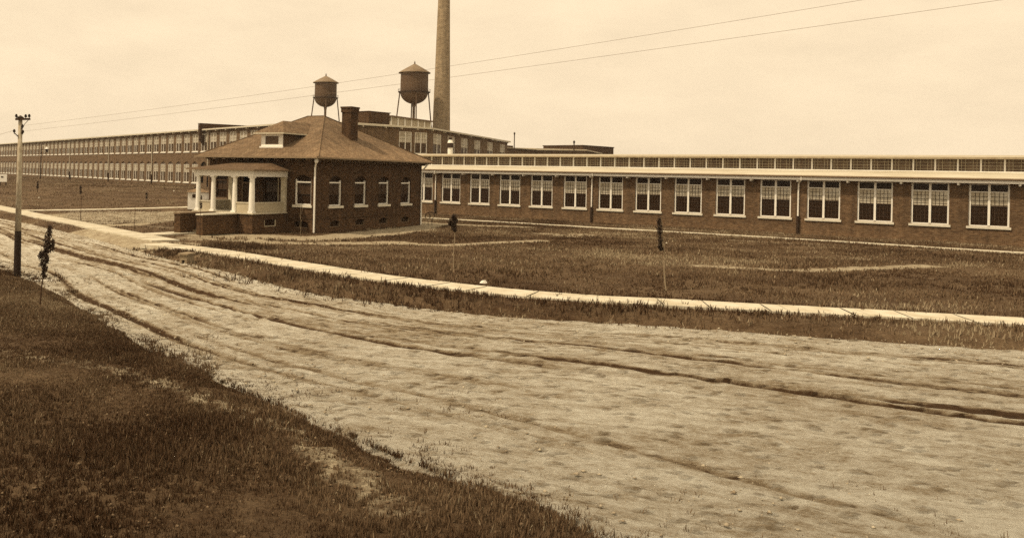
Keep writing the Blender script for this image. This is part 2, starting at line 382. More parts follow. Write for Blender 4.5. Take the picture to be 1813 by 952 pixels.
def ground_mat():
    m = bpy.data.materials.new('ground'); m.use_nodes = True; N = m.node_tree.nodes; L = m.node_tree.links
    b = N['Principled BSDF']; b.inputs['Roughness'].default_value = .95; b.inputs['Specular IOR Level'].default_value = .1
    a = N.new('ShaderNodeAttribute'); a.attribute_name = 'bare'
    tc = N.new('ShaderNodeTexCoord')
    n = N.new('ShaderNodeTexNoise'); n.inputs['Scale'].default_value = 2.2; n.inputs['Detail'].default_value = 9; n.inputs['Roughness'].default_value = .75; L.new(tc.outputs['Object'], n.inputs['Vector'])
    n3 = N.new('ShaderNodeTexNoise'); n3.inputs['Scale'].default_value = .22; n3.inputs['Detail'].default_value = 5; L.new(tc.outputs['Object'], n3.inputs['Vector'])
    ad = N.new('ShaderNodeMath'); ad.operation = 'MULTIPLY_ADD'; L.new(n.outputs['Fac'], ad.inputs[0]); ad.inputs[1].default_value = 1.1; L.new(a.outputs['Fac'], ad.inputs[2])
    mr = N.new('ShaderNodeMapRange'); mr.inputs['From Min'].default_value = 1.0; mr.inputs['From Max'].default_value = 1.35; L.new(ad.outputs[0], mr.inputs['Value'])
    g = N.new('ShaderNodeValToRGB'); g.color_ramp.elements[0].position = .35; g.color_ramp.elements[1].position = .68
    g.color_ramp.elements[0].color = alb(.045); g.color_ramp.elements[1].color = alb(.18)
    ms = N.new('ShaderNodeMath'); ms.operation = 'MULTIPLY_ADD'; L.new(n3.outputs['Fac'], ms.inputs[0]); ms.inputs[1].default_value = .5
    mh = N.new('ShaderNodeMath'); mh.operation = 'MULTIPLY'; L.new(n.outputs['Fac'], mh.inputs[0]); mh.inputs[1].default_value = .5; L.new(mh.outputs[0], ms.inputs[2]); L.new(ms.outputs[0], g.inputs[0])
    d = N.new('ShaderNodeValToRGB'); d.color_ramp.elements[0].position = .3; d.color_ramp.elements[1].position = .65
    d.color_ramp.elements[0].color = alb(.20); d.color_ramp.elements[1].color = alb(.45); L.new(n.outputs['Fac'], d.inputs[0])
    mx = N.new('ShaderNodeMixRGB'); L.new(mr.outputs[0], mx.inputs[0]); L.new(g.outputs[0], mx.inputs[1]); L.new(d.outputs[0], mx.inputs[2])
    n5 = N.new('ShaderNodeTexNoise'); n5.inputs['Scale'].default_value = 14; n5.inputs['Detail'].default_value = 8; n5.inputs['Roughness'].default_value = .85; L.new(tc.outputs['Object'], n5.inputs['Vector'])
    r5 = N.new('ShaderNodeMapRange'); r5.inputs['From Min'].default_value = .35; r5.inputs['From Max'].default_value = .65; r5.inputs['To Min'].default_value = .5; r5.inputs['To Max'].default_value = 1.45; L.new(n5.outputs['Fac'], r5.inputs['Value'])
    vs = N.new('ShaderNodeVectorMath'); vs.operation = 'SCALE'; L.new(mx.outputs[0], vs.inputs[0]); L.new(r5.outputs[0], vs.inputs['Scale'])
    L.new(vs.outputs[0], b.inputs['Base Color'])
    hs = N.new('ShaderNodeMath'); hs.operation = 'MULTIPLY_ADD'; L.new(n5.outputs['Fac'], hs.inputs[0]); hs.inputs[1].default_value = .4; L.new(n.outputs['Fac'], hs.inputs[2])
    bp = N.new('ShaderNodeBump'); bp.inputs['Strength'].default_value = .9; bp.inputs['Distance'].default_value = .14; L.new(hs.outputs[0], bp.inputs['Height']); L.new(bp.outputs[0], b.inputs['Normal'])
    return m
me.materials.append(ground_mat()); struct(inst('ground', me))

# ---- dirt road with ruts
def resample(P_, n):
    P_ = np.array([(p.x, p.y) for p in P_]); d = np.r_[0, np.cumsum(np.hypot(*np.diff(P_, axis=0).T))]
    return d, P_
def road():
    NC = 170
    dN, pN = resample(ROAD_N, 0); dE, pE = resample(ROAD_E, 0)
    # stations: pair the two edges so that rows stay roughly square to the road
    st = [(0, 0)]
    for q, e in (((541, 503), None),):
        a = GT(*q); iN = int(np.argmin(np.hypot(pN[:, 0]-a.x, pN[:, 1]-a.y))); b = pN[iN]; iE = int(np.argmin(np.hypot(pE[:, 0]-b[0], pE[:, 1]-b[1]))); st.append((dN[iN], dE[iE]))
    st.append((dN[-1], dE[-1])); st = np.array(st)
    sN = np.arange(0, dN[-1], .3); sE = np.interp(sN, st[:, 0], st[:, 1])
    A = np.stack([np.interp(sN, dN, pN[:, 0]), np.interp(sN, dN, pN[:, 1])], 1); B = np.stack([np.interp(sE, dE, pE[:, 0]), np.interp(sE, dE, pE[:, 1])], 1)
    n = NC+1; t = np.linspace(0, 1, n)[None, :]; W_ = np.hypot(*(B-A).T)[:, None]
    X = A[:, :1]*(1-t)+B[:, :1]*t; Y = A[:, 1:]*(1-t)+B[:, 1:]*t; S = np.repeat(sN[:, None], n, 1); w = t*W_
    Z = base_z(X, Y)-.27+.10*np.sin(PI*t); churn = np.zeros_like(X)
    wob = .22*np.sin(S*.21)+.12*np.sin(S*.53+1)
    tr_ = [(.27, .06, .10, 1.0), (.46, .08, .14, 1.2), (.36, .05, .11, .9), (.55, .06, .12, 1.1)]
    rr_ = random.Random(11); tr_ += [(rr_.uniform(.08, .9), rr_.uniform(.015, .05), rr_.uniform(.05, .10), rr_.uniform(.4, .9)) for _ in range(26)]+[(rr_.gauss(.46, .06), rr_.uniform(.03, .06), rr_.uniform(.05, .10), rr_.uniform(.5, 1.0)) for _ in range(9)]
    for c, dp, wd, ck in tr_:
        u = (w-c*W_-wob*(.5+.8*c)-.12*np.sin(S*(.25+.2*math.sin(c*50))+c*30))/wd; g = np.exp(-u*u); fade = np.clip(.45+.8*np.sin(S*.16+c*40)+.35*np.sin(S*.53+c*70), 0, 1.3)
        Z -= .75*dp*g*fade; Z += dp*.3*np.exp(-((np.abs(u)-1.9)/.8)**2)*fade; churn += ck*np.exp(-(u/1.2)**2)*fade
    churn += .6*np.exp(-((t-.47)/.05)**2)*np.clip(1.1-S/90, .3, 1)+.3*np.exp(-((t-.30)/.03)**2)
    e = np.minimum(t, 1-t); Z -= .12*(e < .012)
    zz = Z.ravel(); xs = X.ravel(); ys = Y.ravel()
    zn = np.array([.035*noise.noise(Vector((a*1.6, b*1.6, 0)))+.045*noise.noise(Vector((a*4.5, b*4.5, 3)))+.03*noise.noise(Vector((a*11, b*11, 7))) for a, b in zip(xs, ys)])
    v = np.stack([xs, ys, zz+zn], 1); m_, k_ = len(sN), n
    ix = np.arange(m_*k_).reshape(m_, k_); fs = np.stack([ix[:-1, :-1], ix[1:, :-1], ix[1:, 1:], ix[:-1, 1:]], -1).reshape(-1, 4)[:, ::1]
    me = bpy.data.meshes.new('road'); me.from_pydata(v.tolist(), [], fs.tolist()); uv = np.stack([S.ravel(), (w-wob*.9).ravel()], 1)
    if me.polygons[len(fs)//2].normal.z < 0: me.flip_normals()
    l = me.uv_layers.new(name='UVMap')
    li = np.zeros(len(me.loops), np.int32); me.loops.foreach_get('vertex_index', li); l.data.foreach_set('uv', uv[li].ravel())
    at = me.attributes.new('churn', 'FLOAT', 'POINT'); at.data.foreach_set('value', np.clip(churn, 0, 1.6).ravel())
    me.polygons.foreach_set('use_smooth', [True]*len(me.polygons))
    m = bpy.data.materials.new('dirt_road'); m.use_nodes = True; N = m.node_tree.nodes; K = m.node_tree.links
    b = N['Principled BSDF']; b.inputs['Roughness'].default_value = .95; b.inputs['Specular IOR Level'].default_value = .1
    u = N.new('ShaderNodeUVMap'); u.uv_map = 'UVMap'
    def nz(scale, s, det=8, ro=.7):
        mp = N.new('ShaderNodeMapping'); mp.inputs['Scale'].default_value = s; K.new(u.outputs[0], mp.inputs[0])
        q = N.new('ShaderNodeTexNoise'); q.inputs['Scale'].default_value = scale; q.inputs['Detail'].default_value = det; q.inputs['Roughness'].default_value = ro; K.new(mp.outputs[0], q.inputs['Vector']); return q
    n1 = nz(1.7, (.35, 1.5, 1), 9, .75); n2 = nz(2.6, (.8, 1.0, 1), 14, .85); n3 = nz(15, (.8, 1.1, 1), 10, .85); n4 = nz(.3, (1, 1, 1), 5, .65)
    vo = N.new('ShaderNodeTexVoronoi'); vo.inputs['Scale'].default_value = 3.2; mpv = N.new('ShaderNodeMapping'); mpv.inputs['Scale'].default_value = (.8, 1, 1); K.new(u.outputs[0], mpv.inputs[0])
    dsp = N.new('ShaderNodeMixRGB'); dsp.blend_type = 'LINEAR_LIGHT'; dsp.inputs[0].default_value = .25; K.new(mpv.outputs[0], dsp.inputs[1]); K.new(n2.outputs['Color'], dsp.inputs[2]); K.new(dsp.outputs[0], vo.inputs['Vector'])
    dent = N.new('ShaderNodeMapRange'); dent.inputs['From Min'].default_value = .12; dent.inputs['From Max'].default_value = .34; K.new(vo.outputs['Distance'], dent.inputs['Value'])
    ch = N.new('ShaderNodeAttribute'); ch.attribute_name = 'churn'
    def ma(op, a, b_, c=None):
        q = N.new('ShaderNodeMath'); q.operation = op
        for k, x in enumerate((a, b_, c)):
            if x is None: continue
            if isinstance(x, (int, float)): q.inputs[k].default_value = x
            else: K.new(x, q.inputs[k])
        return q.outputs[0]
    f = ma('MULTIPLY', n1.outputs['Fac'], .20); f = ma('MULTIPLY_ADD', n2.outputs['Fac'], .38, f); f = ma('MULTIPLY_ADD', n3.outputs['Fac'], .26, f); f = ma('MULTIPLY_ADD', n4.outputs['Fac'], .16, f); f = ma('MULTIPLY_ADD', ma('MULTIPLY', ch.outputs['Fac'], ma('MULTIPLY_ADD', n3.outputs['Fac'], 1.4, .3)), -.10, f); f = ma('MULTIPLY_ADD', dent.outputs[0], .035, f); f = ma('SUBTRACT', f, .022)
    c = N.new('ShaderNodeValToRGB'); e = c.color_ramp.elements; e[0].position = .395; e[0].color = alb(.075); e[1].position = .56; e[1].color = alb(.68)
    x = c.color_ramp.elements.new(.452); x.color = alb(.29); K.new(f, c.inputs[0]); K.new(c.outputs[0], b.inputs['Base Color'])
    bp = N.new('ShaderNodeBump'); bp.inputs['Strength'].default_value = 1.0; bp.inputs['Distance'].default_value = .15
    h = ma('MULTIPLY_ADD', n3.outputs['Fac'], .5, n2.outputs['Fac']); h = ma('MULTIPLY_ADD', dent.outputs[0], .30, h); K.new(h, bp.inputs['Height']); K.new(bp.outputs[0], b.inputs['Normal'])
    me.materials.append(m); struct(inst('road', me))
road()

# ---- clods and stones on the road and the dug plots
def clods(x, y, sz, zf, name, label, cat, v_=.34):
    n = len(x); t = np.array([(1, 0, 0), (0, 1, 0), (-1, 0, 0), (0, -1, 0), (0, 0, .8), (0, 0, -.3)])
    v = t[None]*rng.uniform(.6, 1.3, (n, 6, 1)); a = rng.uniform(0, 2*PI, n); c, s_ = np.cos(a)[:, None], np.sin(a)[:, None]
    X = (v[..., 0]*c-v[..., 1]*s_)*sz[:, None]+x[:, None]; Y = (v[..., 0]*s_+v[..., 1]*c)*sz[:, None]+y[:, None]; Z = v[..., 2]*sz[:, None]*.8+zf[:, None]
    V = np.stack([X, Y, Z], -1).reshape(-1, 3); f = np.array([(0, 1, 4), (1, 2, 4), (2, 3, 4), (3, 0, 4), (1, 0, 5), (2, 1, 5), (3, 2, 5), (0, 3, 5)])
    F = (f[None]+6*np.arange(n)[:, None, None]).reshape(-1, 3)
    me = quick(name, V, F); me.materials.append(mat('earth_'+name, v_, .5, .9, .95)); o = inst(name, me); o['kind'] = 'stuff'; tag(o, label, cat)
def scat_road(n, x0, x1, y0, y1):
    x = rng.uniform(x0, x1, n); y = rng.uniform(y0, y1, n); k = (road_d(x, y) > .2) & (x < .85*y+2) & (x > -.42*y-3); return x[k], y[k]
x, y = scat_road(70000, -30, 32, 7, 70)
k = noise2(x, y, .9, 4)+.5*rng.standard_normal(len(x)) > -.1; x, y = x[k], y[k]
clods(x, y, .010+.038*rng.random(len(x))**5+.0004*y, base_z(x, y)-.22, 'road_clods', 'loose clods and pebbles scattered over the rutted dirt road', 'clods')
x = rng.uniform(-18, 12, 30000); y = rng.uniform(6, 34, 30000); k = (road_d(x, y) < .1) & (dist_line(x, y, NPE[::3]) < dist_line(x, y, NPN[::3])) & (x < .8*y) & (x > -.42*y-2); x, y = x[k], y[k]
clods(x, y, .008+.035*rng.random(len(x))**3, terrain(x, y)-.02, 'verge_clods', 'earth clods and pebbles among the grass on the near side of the road', 'clods', .15)
x, y = [], []
for q in range(9000):
    u_, w_ = random.random(), random.random(); a_ = Vector((120+190*u_, 375+(24-8*u_)*w_+ (0 if u_ > .2 else 0))); p_ = GT(a_.x, a_.y) if q % 3 == 0 else p_+Vector((random.gauss(0, .5), random.gauss(0, .7), 0)); x.append(p_.x); y.append(p_.y)
x = np.array(x); y = np.array(y)
clods(x, y, .03+.06*rng.random(len(x))**2, terrain(x, y)+0*x, 'garden_clods', 'lumpy dug earth of the bare plots left of the porch', 'clods')

# ---- pavements and walks
def slab_strip(name, edge, width, top=.05, thick=.22, m=CONC, joint=1.9):
    A = smooth_line(edge, .5); B = offset(A, width); mb = MB(); s = 0
    def z(p): return float(base_z(p.x, p.y))
    for i in range(len(A)-1):
        a, b, c, d = A[i], A[i+1], B[i+1], B[i]
        l = (b-a).length; j = .03 if (int(s/joint) != int((s+l)/joint)) else 0
        e = .012*noise.noise(Vector((a.x*.8, a.y*.8, 1)))
        q = [(p.x, p.y, z(p)+top+e-j*.0) for p in (a, b, c, d)]
        w = [(x, y, t-thick) for x, y, t in q]
        if j:
            t_ = .06/l
            q2 = [a+(b-a)*(1-t_), b, c, d+(c-d)*(1-t_)]
            qa = (q2[0].x, q2[0].y, z(q2[0])+top+e); qd = (q2[3].x, q2[3].y, z(q2[3])+top+e)
            mb.face([q[0], q[3], qd, qa], None); mb.face([(v[0], v[1], v[2]-.03) for v in (qa, qd, q[2], q[1])])
        else: mb.face([q[0], q[3], q[2], q[1]])
        mb.face([q[3], w[3], w[2], q[2]]); mb.face([q[0], q[1], w[1], w[0]])
        if i == 0: mb.face([q[0], w[0], w[3], q[3]])
        if i == len(A)-2: mb.face([q[1], q[2], w[2], w[1]])
        s += l
    return struct(mb.build(name, m))
slab_strip('sidewalk', w2([(-140, 341), (0, 364.5), (141, 392.5), (221, 408), (318, 426)]), 1.75)
SW = w2([(292, 431), (400, 443.5), (541, 466), (684, 488), (800, 502), (930, 515.5), (1060, 525), (1200, 532)])+[Vector((17, 29.5)), Vector((26, 27.2)), Vector((44, 22.5))]
slab_strip('sidewalk', SW, 1.7)
slab_strip('entry_walk', w2([(243, 414.5), (300, 411.5), (349, 409.5)]), 1.5, .045)
slab_strip('cross_walk', w2([(34, 372), (120, 371), (200, 369.5), (334, 366)]), 1.3, .03)
slab_strip('mill_walk', w2([(752, 385.5), (860, 391.2), (1000, 399.3), (1200, 410.6), (1500, 428), (1850, 449)])+[Vector((70.5, 42.5))], 1.15, .04)

# ---- grass
SW_LINES = [(np.array([tuple(p) for p in offset(smooth_line(SW, 1), .85)]), .95),
            (np.array([tuple(p) for p in offset(smooth_line(w2([(-140, 341), (0, 364.5), (141, 392.5), (221, 408), (318, 426)]), 1), .87)]), 1.0),
            (np.array([tuple(p) for p in offset(smooth_line(w2([(243, 414.5), (349, 409.5)]), 1), .75)]), .85),
            (np.array([tuple(p) for p in offset(smooth_line(w2([(34, 372), (200, 369.5), (334, 366)]), 1), .65)]), .75),
            (np.array([tuple(p) for p in offset(smooth_line(w2([(752, 385.5), (1000, 399.3), (1200, 410.6), (1500, 428), (1850, 449)]), 1), .57)]), .7)]
OC = G(555, 413); OR = G(744.5, 398.5); OTH = math.atan2(OR.y-OC.y, OR.x-OC.x)
ORd = Vector((math.cos(OTH), math.sin(OTH))); OLd = Vector((-ORd.y, ORd.x))
def olocal(x, y):
    dx = x-OC.x; dy = y-OC.y; return dx*ORd.x+dy*ORd.y, dx*OLd.x+dy*OLd.y
def grass_ok(x, y, th=.55):
    ok = bareness(x, y)+.22*rng.standard_normal(len(x)) < th
    for L, w in SW_LINES: ok &= dist_line(x, y, L) > w
    r, a = olocal(x, y); ok &= ~((r > -.1) & (r < 15.7) & (a > -.15) & (a < 10)) & ~((r > -7.6) & (r < .5) & (a > 2.2) & (a < 8.3))
    return ok
def tufts(x, y, h, w, name, per=4, bias=0.0):
    """each tuft is a few leaning blades"""
    n = len(x); X = np.repeat(x, per); Y = np.repeat(y, per); H = np.repeat(h, per)*rng.uniform(.5, 1.15, n*per); W = np.repeat(w, per)
    X = X+rng.normal(0, 1, n*per)*W*1.2; Y = Y+rng.normal(0, 1, n*per)*W*1.2
    rd_ = road_d(X, Y); Z = np.where(rd_ > .15, base_z(X, Y)-.27, terrain(X, Y))-.05; th = rng.uniform(0, 2*PI, n*per); ln = rng.uniform(0, .6, n*per)*H; lt = rng.uniform(0, 2*PI, n*per)
    bw = W*rng.uniform(.25, .5, n*per)
    cx, cy = np.cos(th)*bw, np.sin(th)*bw
    tx, ty = X+np.cos(lt)*ln, Y+np.sin(lt)*ln
    v = np.stack([np.stack([X-cx, Y-cy, Z], 1), np.stack([X+cx, Y+cy, Z], 1), np.stack([tx+cx*.25, ty+cy*.25, Z+H], 1), np.stack([tx-cx*.25, ty-cy*.25, Z+H*.96], 1)], 1).reshape(-1, 3)
    f = np.arange(len(v)).reshape(-1, 4)
    me = quick(name, v, f)
    tone = np.clip(.47+.75*noise2(X, Y, .22, 5)+.45*noise2(X, Y, 1.1, 9)+rng.normal(0, .16, n*per)+bias, 0, .95)+(rng.uniform(0, 1, n*per) < .04)*.5
    a = me.attributes.new('tone', 'FLOAT', 'FACE'); a.data.foreach_set('value', tone)
    m = bpy.data.materials.get('grass_blades')
    if not m:
        m = bpy.data.materials.new('grass_blades'); m.use_nodes = True; N = m.node_tree.nodes; L = m.node_tree.links; b = N['Principled BSDF']
        b.inputs['Roughness'].default_value = .8; b.inputs['Specular IOR Level'].default_value = .15
        at = N.new('ShaderNodeAttribute'); at.attribute_name = 'tone'; c = N.new('ShaderNodeValToRGB'); e = c.color_ramp.elements
        e[0].color = alb(.055); e[1].color = alb(.36); e[1].position = 1; x_ = c.color_ramp.elements.new(.55); x_.color = alb(.14); x_ = c.color_ramp.elements.new(.85); x_.color = alb(.20)
        L.new(at.outputs['Fac'], c.inputs[0]); L.new(c.outputs[0], b.inputs['Base Color'])
    me.materials.append(m); o = inst(name, me); o['kind'] = 'stuff'; return o
def scatter(n, x0, x1, y0, y1, cond):
    x = rng.uniform(x0, x1, n); y = rng.uniform(y0, y1, n); k = cond(x, y); return x[k], y[k]
def side(x, y):   # +: beyond the road (north), -: near side
    return np.where(dist_line(x, y, NPN[::3]) < dist_line(x, y, NPE[::3]), 1, -1)
# meadow between the road and the mill
x, y = scatter(95000, -8, 60, 22, 95, lambda x, y: grass_ok(x, y) & (side(x, y) > 0) & (y < 92-.87*(x-12)+4))
hh = .09+.10*np.clip(.5+noise2(x, y, .3, 2), 0, 1)
tag(tufts(x, y, hh, .028+.0009*y, 'meadow_grass', bias=.05), 'rough dark meadow grass between the sidewalk and the low mill wing', 'grass')
# field on the left up to the long mill
x, y = scatter(60000, -110, -6, 40, 240, lambda x, y: grass_ok(x, y) & (side(x, y) > 0) & (x > -.42*y-6) & (rng.uniform(0, 1, len(x)) < np.clip(70/y, 0, 1)))
tag(tufts(x, y, .09+.08*np.clip(.5+noise2(x, y, .2, 2), 0, 1), .03+.001*y, 'field_grass', per=3, bias=.12), 'dark grass field in front of the long two storey mill', 'grass')
# near side of the road
x, y = scatter(210000, -22, 10, 5, 44, lambda x, y: grass_ok(x, y, .8) & (side(x, y) < 0) & (x < .8*y+3) & (x > -.42*y-3))
tag(tufts(x, y, .055+.12*np.clip(.5+.8*noise2(x, y, .7, 2), 0, 1)**1.3, .016+.0008*y, 'roadside_grass', per=8, bias=-.10), 'dark tufted grass on the near side of the dirt road', 'grass')
# rank weeds: dark clumps by the walk and in the road
cl = []
for px, py, n, sp, h in ((412, 436, 200, .8, .34), (450, 440, 140, .6, .28), (127, 504, 40, .16, .16), (160, 494, 14, .2, .08), (208, 516, 14, .2, .08), (14, 478, 120, 1.1, .22), (60, 486, 80, .8, .2),
                         (300, 446, 60, .7, .3), (380, 463, 60, .9, .35), (470, 487, 80, 1.2, .3), (610, 510, 80, 1.4, .3), (740, 527, 70, 1.2, .3), (1090, 545, 60, 1.4, .3), (900, 640, 30, .3, .10)):
    p = GT(px, py)
    for _ in range(n): cl.append((p.x+random.gauss(0, sp), p.y+random.gauss(0, sp*.6), h*random.uniform(.5, 1.1)))
for i_, p in enumerate(offset(smooth_line(SW, .22), 2.15)+offset(smooth_line(SW, .3), -.35)):
    if p.x < 30 and p.y > 20:
        for _ in range(5 if random.random() < .8 else 0): cl.append((p.x+random.gauss(0, .28), p.y+random.gauss(0, .28), random.uniform(.07, .24)))
cl = np.array(cl); tag(tufts(cl[:, 0], cl[:, 1], cl[:, 2], .06+0*cl[:, 0], 'roadside_weeds', per=6, bias=-.4), 'taller dark weed clumps along the ditch and the sidewalk', 'weeds')

# ================================================================== OFFICE
office = thing('office_building', 'one storey dark brick office with hipped shingle roof, dormer and white columned porch', 'building', OC, OTH)
OW, OD, EZ, OV = 15.5, 9.8, 5.1, .8         # x: right face, y: front face
wx = [2.65, 6.0, 9.4, 12.9]
holes = [(c-.82, c+.82, 1.86, 4.03, .34) for c in wx]+[(c-.68, c+.68, .32, .80, .14) for c in wx]
facade((0, 0), (OW, 0), 0, EZ, holes, BR_OFF, 'wall', office, .26)
fr = lambda a: OD-a
fh = [(fr(1.0)-.72, fr(1.0)+.72, 1.93, 4.03, .3), (fr(1.1)-.6, fr(1.1)+.6, .32, .80, .14), (fr(3.9)-.7, fr(3.9)+.7, 2.0, 4.0, .3), (fr(6.0)-.6, fr(6.0)+.6, 1.4, 3.85, 0), (fr(8.6)-.6, fr(8.6)+.6, 2.2, 3.9, 0)]
facade((0, OD), (0, 0), 0, EZ, fh, BR_OFF, 'wall', office, .26)
facade((OW, 0), (OW, OD), 0, EZ, [], BR_OFF, 'wall', office)
facade((OW, OD), (0, OD), 0, EZ, [(3, 4.5, 1.9, 4, .3), (10, 11.5, 1.9, 4, .3)], BR_OFF, 'wall', office)
wp = win_proto(1.64, 2.17, .34, 'office', .14); wp2 = win_proto(1.44, 2.10, .3, 'office', .14); wp3 = win_proto(1.4, 2.0, .3, 'office', .14); wp4 = win_proto(1.2, 1.7, 0, 'office', .1)
for q_ in (wp3, wp4): q_['frame'] = q_['frame'].copy(); q_['frame'].materials[0] = DARKWOOD; q_['sill'] = q_['sill'].copy(); q_['sill'].materials[0] = TAN_D  # porch windows: frames and sills coloured darker to stand for the porch's shade
for c in wx: place_window(wp, office, (c, 0, 1.86), 0)
place_window(wp2, office, (0, 1.0, 1.93), -PI/2); place_window(wp3, office, (0, 3.9, 2.0), -PI/2); place_window(wp4, office, (0, 8.6, 2.2), -PI/2)
for c in (3.75, 10.75): place_window(win_proto(1.5, 2.1, .3, 'office', .14), office, (OW-c, OD, 1.9), PI)
# basement windows
b = MB(); b.face([(-.62, .18, 0), (.62, .18, 0), (.62, .18, .48), (-.62, .18, .48)]); bo = b.build('p', GLASS); bm_pane = bo.data; bpy.data.objects.remove(bo)
b = MB(); b.box(-.68, -.61, .03, .2, 0, .36); b.box(.61, .68, .03, .2, 0, .36); b.box(-.61, .61, .1, .2, 0, .05); bo = b.build('f', TAN_D); bm_fr = bo.data; bpy.data.objects.remove(bo)
def base_win(loc, rz, par=office):
    w = inst('basement_window', bm_fr, par, loc, rz); inst('pane', bm_pane, w)
for c in wx: base_win((c, 0, .32), 0)
base_win((0, 1.1, .32), -PI/2)
# door
d = MB(); d.box(.12, .18, 5.4, 6.6, 1.4, 3.3); dr = d.build('door', DARKWOOD, office); d = MB()
d.box(.02, .12, 5.4, 5.5, 1.4, 3.85); d.box(.02, .12, 6.5, 6.6, 1.4, 3.85); d.box(.02, .12, 5.5, 6.5, 3.3, 3.42); d.build('door_frame', TAN_D, dr)
# water table and string course
w = MB(); w.box(-.05, OW+.05, -.05, .002, .98, 1.08); w.box(-.05, 0.002, .003, 2.8, .98, 1.08); w.build('water_table', BR_OFF, office)
# roof: eaves, soffit, hips
x0, x1, y0, y1 = -OV, OW+OV, -OV, OD+OV; N1 = (7.4, 4.5, 8.72); N2 = (7.4, 6.1, 8.72); ez = EZ+.2
rf = MB(); A, B, Cc, Dd = (x0, y0, ez), (x1, y0, ez), (x1, y1, ez), (x0, y1, ez)
rf.face([A, B, N1]); rf.face([B, Cc, N2, N1]); rf.face([Cc, Dd, N2]); rf.face([Dd, A, N1, N2])
rf.face([(x0, y0, ez-.05), (x0, y1, ez-.05), (x1, y1, ez-.05), (x1, y0, ez-.05)])
for a, c in ((A, B), (B, Cc), (Cc, Dd), (Dd, A)): rf.face([(a[0], a[1], ez-.05), (c[0], c[1], ez-.05), c, a])
roof = rf.build('roof', SHINGLE, office)
cap = MB()
for a, c in ((A, N1), (B, N1), (N1, N2), (N2, Dd), (N2, Cc)): cap.beam(Vector(a)+Vector((0, 0, .02)), Vector(c)+Vector((0, 0, .02)), .12, .05)
cap.build('ridge_cap', SHINGLE, roof)
gt = MB(); g = .07
for a, c in ((A, B), (B, Cc), (Cc, Dd), (Dd, A)): gt.beam((a[0], a[1], ez-.06), (c[0], c[1], ez-.06), .12, .11)
gt.build('gutter', mat('grey_gutter', .22, .2, 3), roof)
sf = MB(); sf.box(x0+.08, x1-.08, y0+.08, y1-.08, ez-.12, ez-.052); sf.build('soffit', DARKWOOD, roof)
bk = MB(); bk.box(-.05, .05, -.68, 0, .0, .10); bk.box(-.05, .05, -.4, 0, -.09, .0); bo = bk.build('b', TAN_D); bkm = bo.data; bpy.data.objects.remove(bo)
for k in range(18): inst('bracket', bkm, office, (k*.9+.1, -.003, ez-.23), 0)
for k in range(11): inst('bracket', bkm, office, (-.003, k*.93+.25, ez-.23), -PI/2)
# downspouts
for (px_, py_, ex, ey) in ((-.08, -.08, -.45, -.45), (OW-.12, -.09, OW-.12, -.6)):
    m_ = MB(); m_.tube([(ex, ey, ez-.1), (ex*.9+px_*.1, ey*.9+py_*.1, ez-.3), (px_, py_, ez-.75), (px_, py_, .05)], .065, 8); m_.build('downspout', WHITE, office)
m_ = MB(); m_.lathe([(.09, ez-.42), (.14, ez-.34), (.14, ez-.14), (.02, ez-.14)], 10, (-.42, -.42)); m_.build('rain_head', WHITE, office)
# chimney: where the pixel ray meets the right-hand roof face
def roof_hit(px, py):
    pl = [Vector(A), Vector(B), Vector(N1)]; M = Matrix.Translation(OC) @ Matrix.Rotation(OTH, 4, 'Z')
    W = [M @ q for q in pl]; n = (W[1]-W[0]).cross(W[2]-W[0]); a, b_ = ray(px, py); d = Vector((a, 1, b_)); o = Vector((0, 0, CH))
    t = (W[0]-o).dot(n)/d.dot(n); return M.inverted() @ (o+d*t)
ch = roof_hit(619, 243)
c = MB(); s_ = .50; cz0, cz1 = ch.z-.6, 9.35
c.box(ch.x-s_, ch.x+s_, ch.y-.42, ch.y+.42, cz0, cz1-.45); c.box(ch.x-s_-.06, ch.x+s_+.06, ch.y-.48, ch.y+.48, cz1-.45, cz1-.12); c.box(ch.x-s_-.1, ch.x+s_+.1, ch.y-.52, ch.y+.52, cz1-.12, cz1)
c.build('chimney', BR_DARK, office)
# dormer
dr = MB(); ya, yb, xf = 3.55, 5.5, .85; dz0, dz1 = 5.98, 6.98
dr.box(xf+.06, 4.0, ya, yb, dz0+.05, dz1); dorm = dr.build('dormer', mat('dormer_shingle', .10, .25, 9, .9), office)
t = MB(); t.box(xf, xf+.058, ya-.02, ya+.36, dz0, dz1); t.box(xf, xf+.058, yb-.36, yb+.02, dz0, dz1); t.box(xf, xf+.058, ya+.36, yb-.36, dz0, dz0+.24); t.box(xf, xf+.058, ya+.36, yb-.36, dz1-.16, dz1); t.box(xf-.1, xf-.002, ya-.1, yb+.1, dz0-.02, dz0+.1)
t.build('dormer_frame', WHITE, dorm)
t = MB(); t.box(xf+.03, xf+.055, ya+.36, yb-.36, dz0+.24, dz1-.16); t.build('dormer_window', SHADE_DIM, dorm)
t = MB(); e = .42; P0 = (xf-e, ya-e, dz1+.08); P1 = (xf-e, yb+e, dz1+.08); Q0 = (5.2, ya-e, dz1+.08); Q1 = (5.2, yb+e, dz1+.08); R0 = (2.15, (ya+yb)/2, 8.02); R1 = (6.2, (ya+yb)/2, 8.02)
t.face([P1, P0, R0]); t.face([P0, Q0, R1, R0]); t.face([Q1, P1, R0, R1]); t.face([P0, P1, Q1, Q0]); t.build('dormer_roof', SHINGLE, dorm)
t = MB(); t.box(xf-e-.02, xf-e+.06, ya-e, yb+e, dz1-.02, dz1+.076); t.box(xf-e+.061, 3.5, ya-e-.02, ya-e+.05, dz1-.02, dz1+.076); t.box(xf-e+.061, 3.5, yb+e-.05, yb+e+.02, dz1-.02, dz1+.076); t.box(xf-e+.061, xf-.002, ya-e+.051, yb+e-.051, dz1, dz1+.05)
t.build('dormer_fascia', WHITE_OLD, dorm)
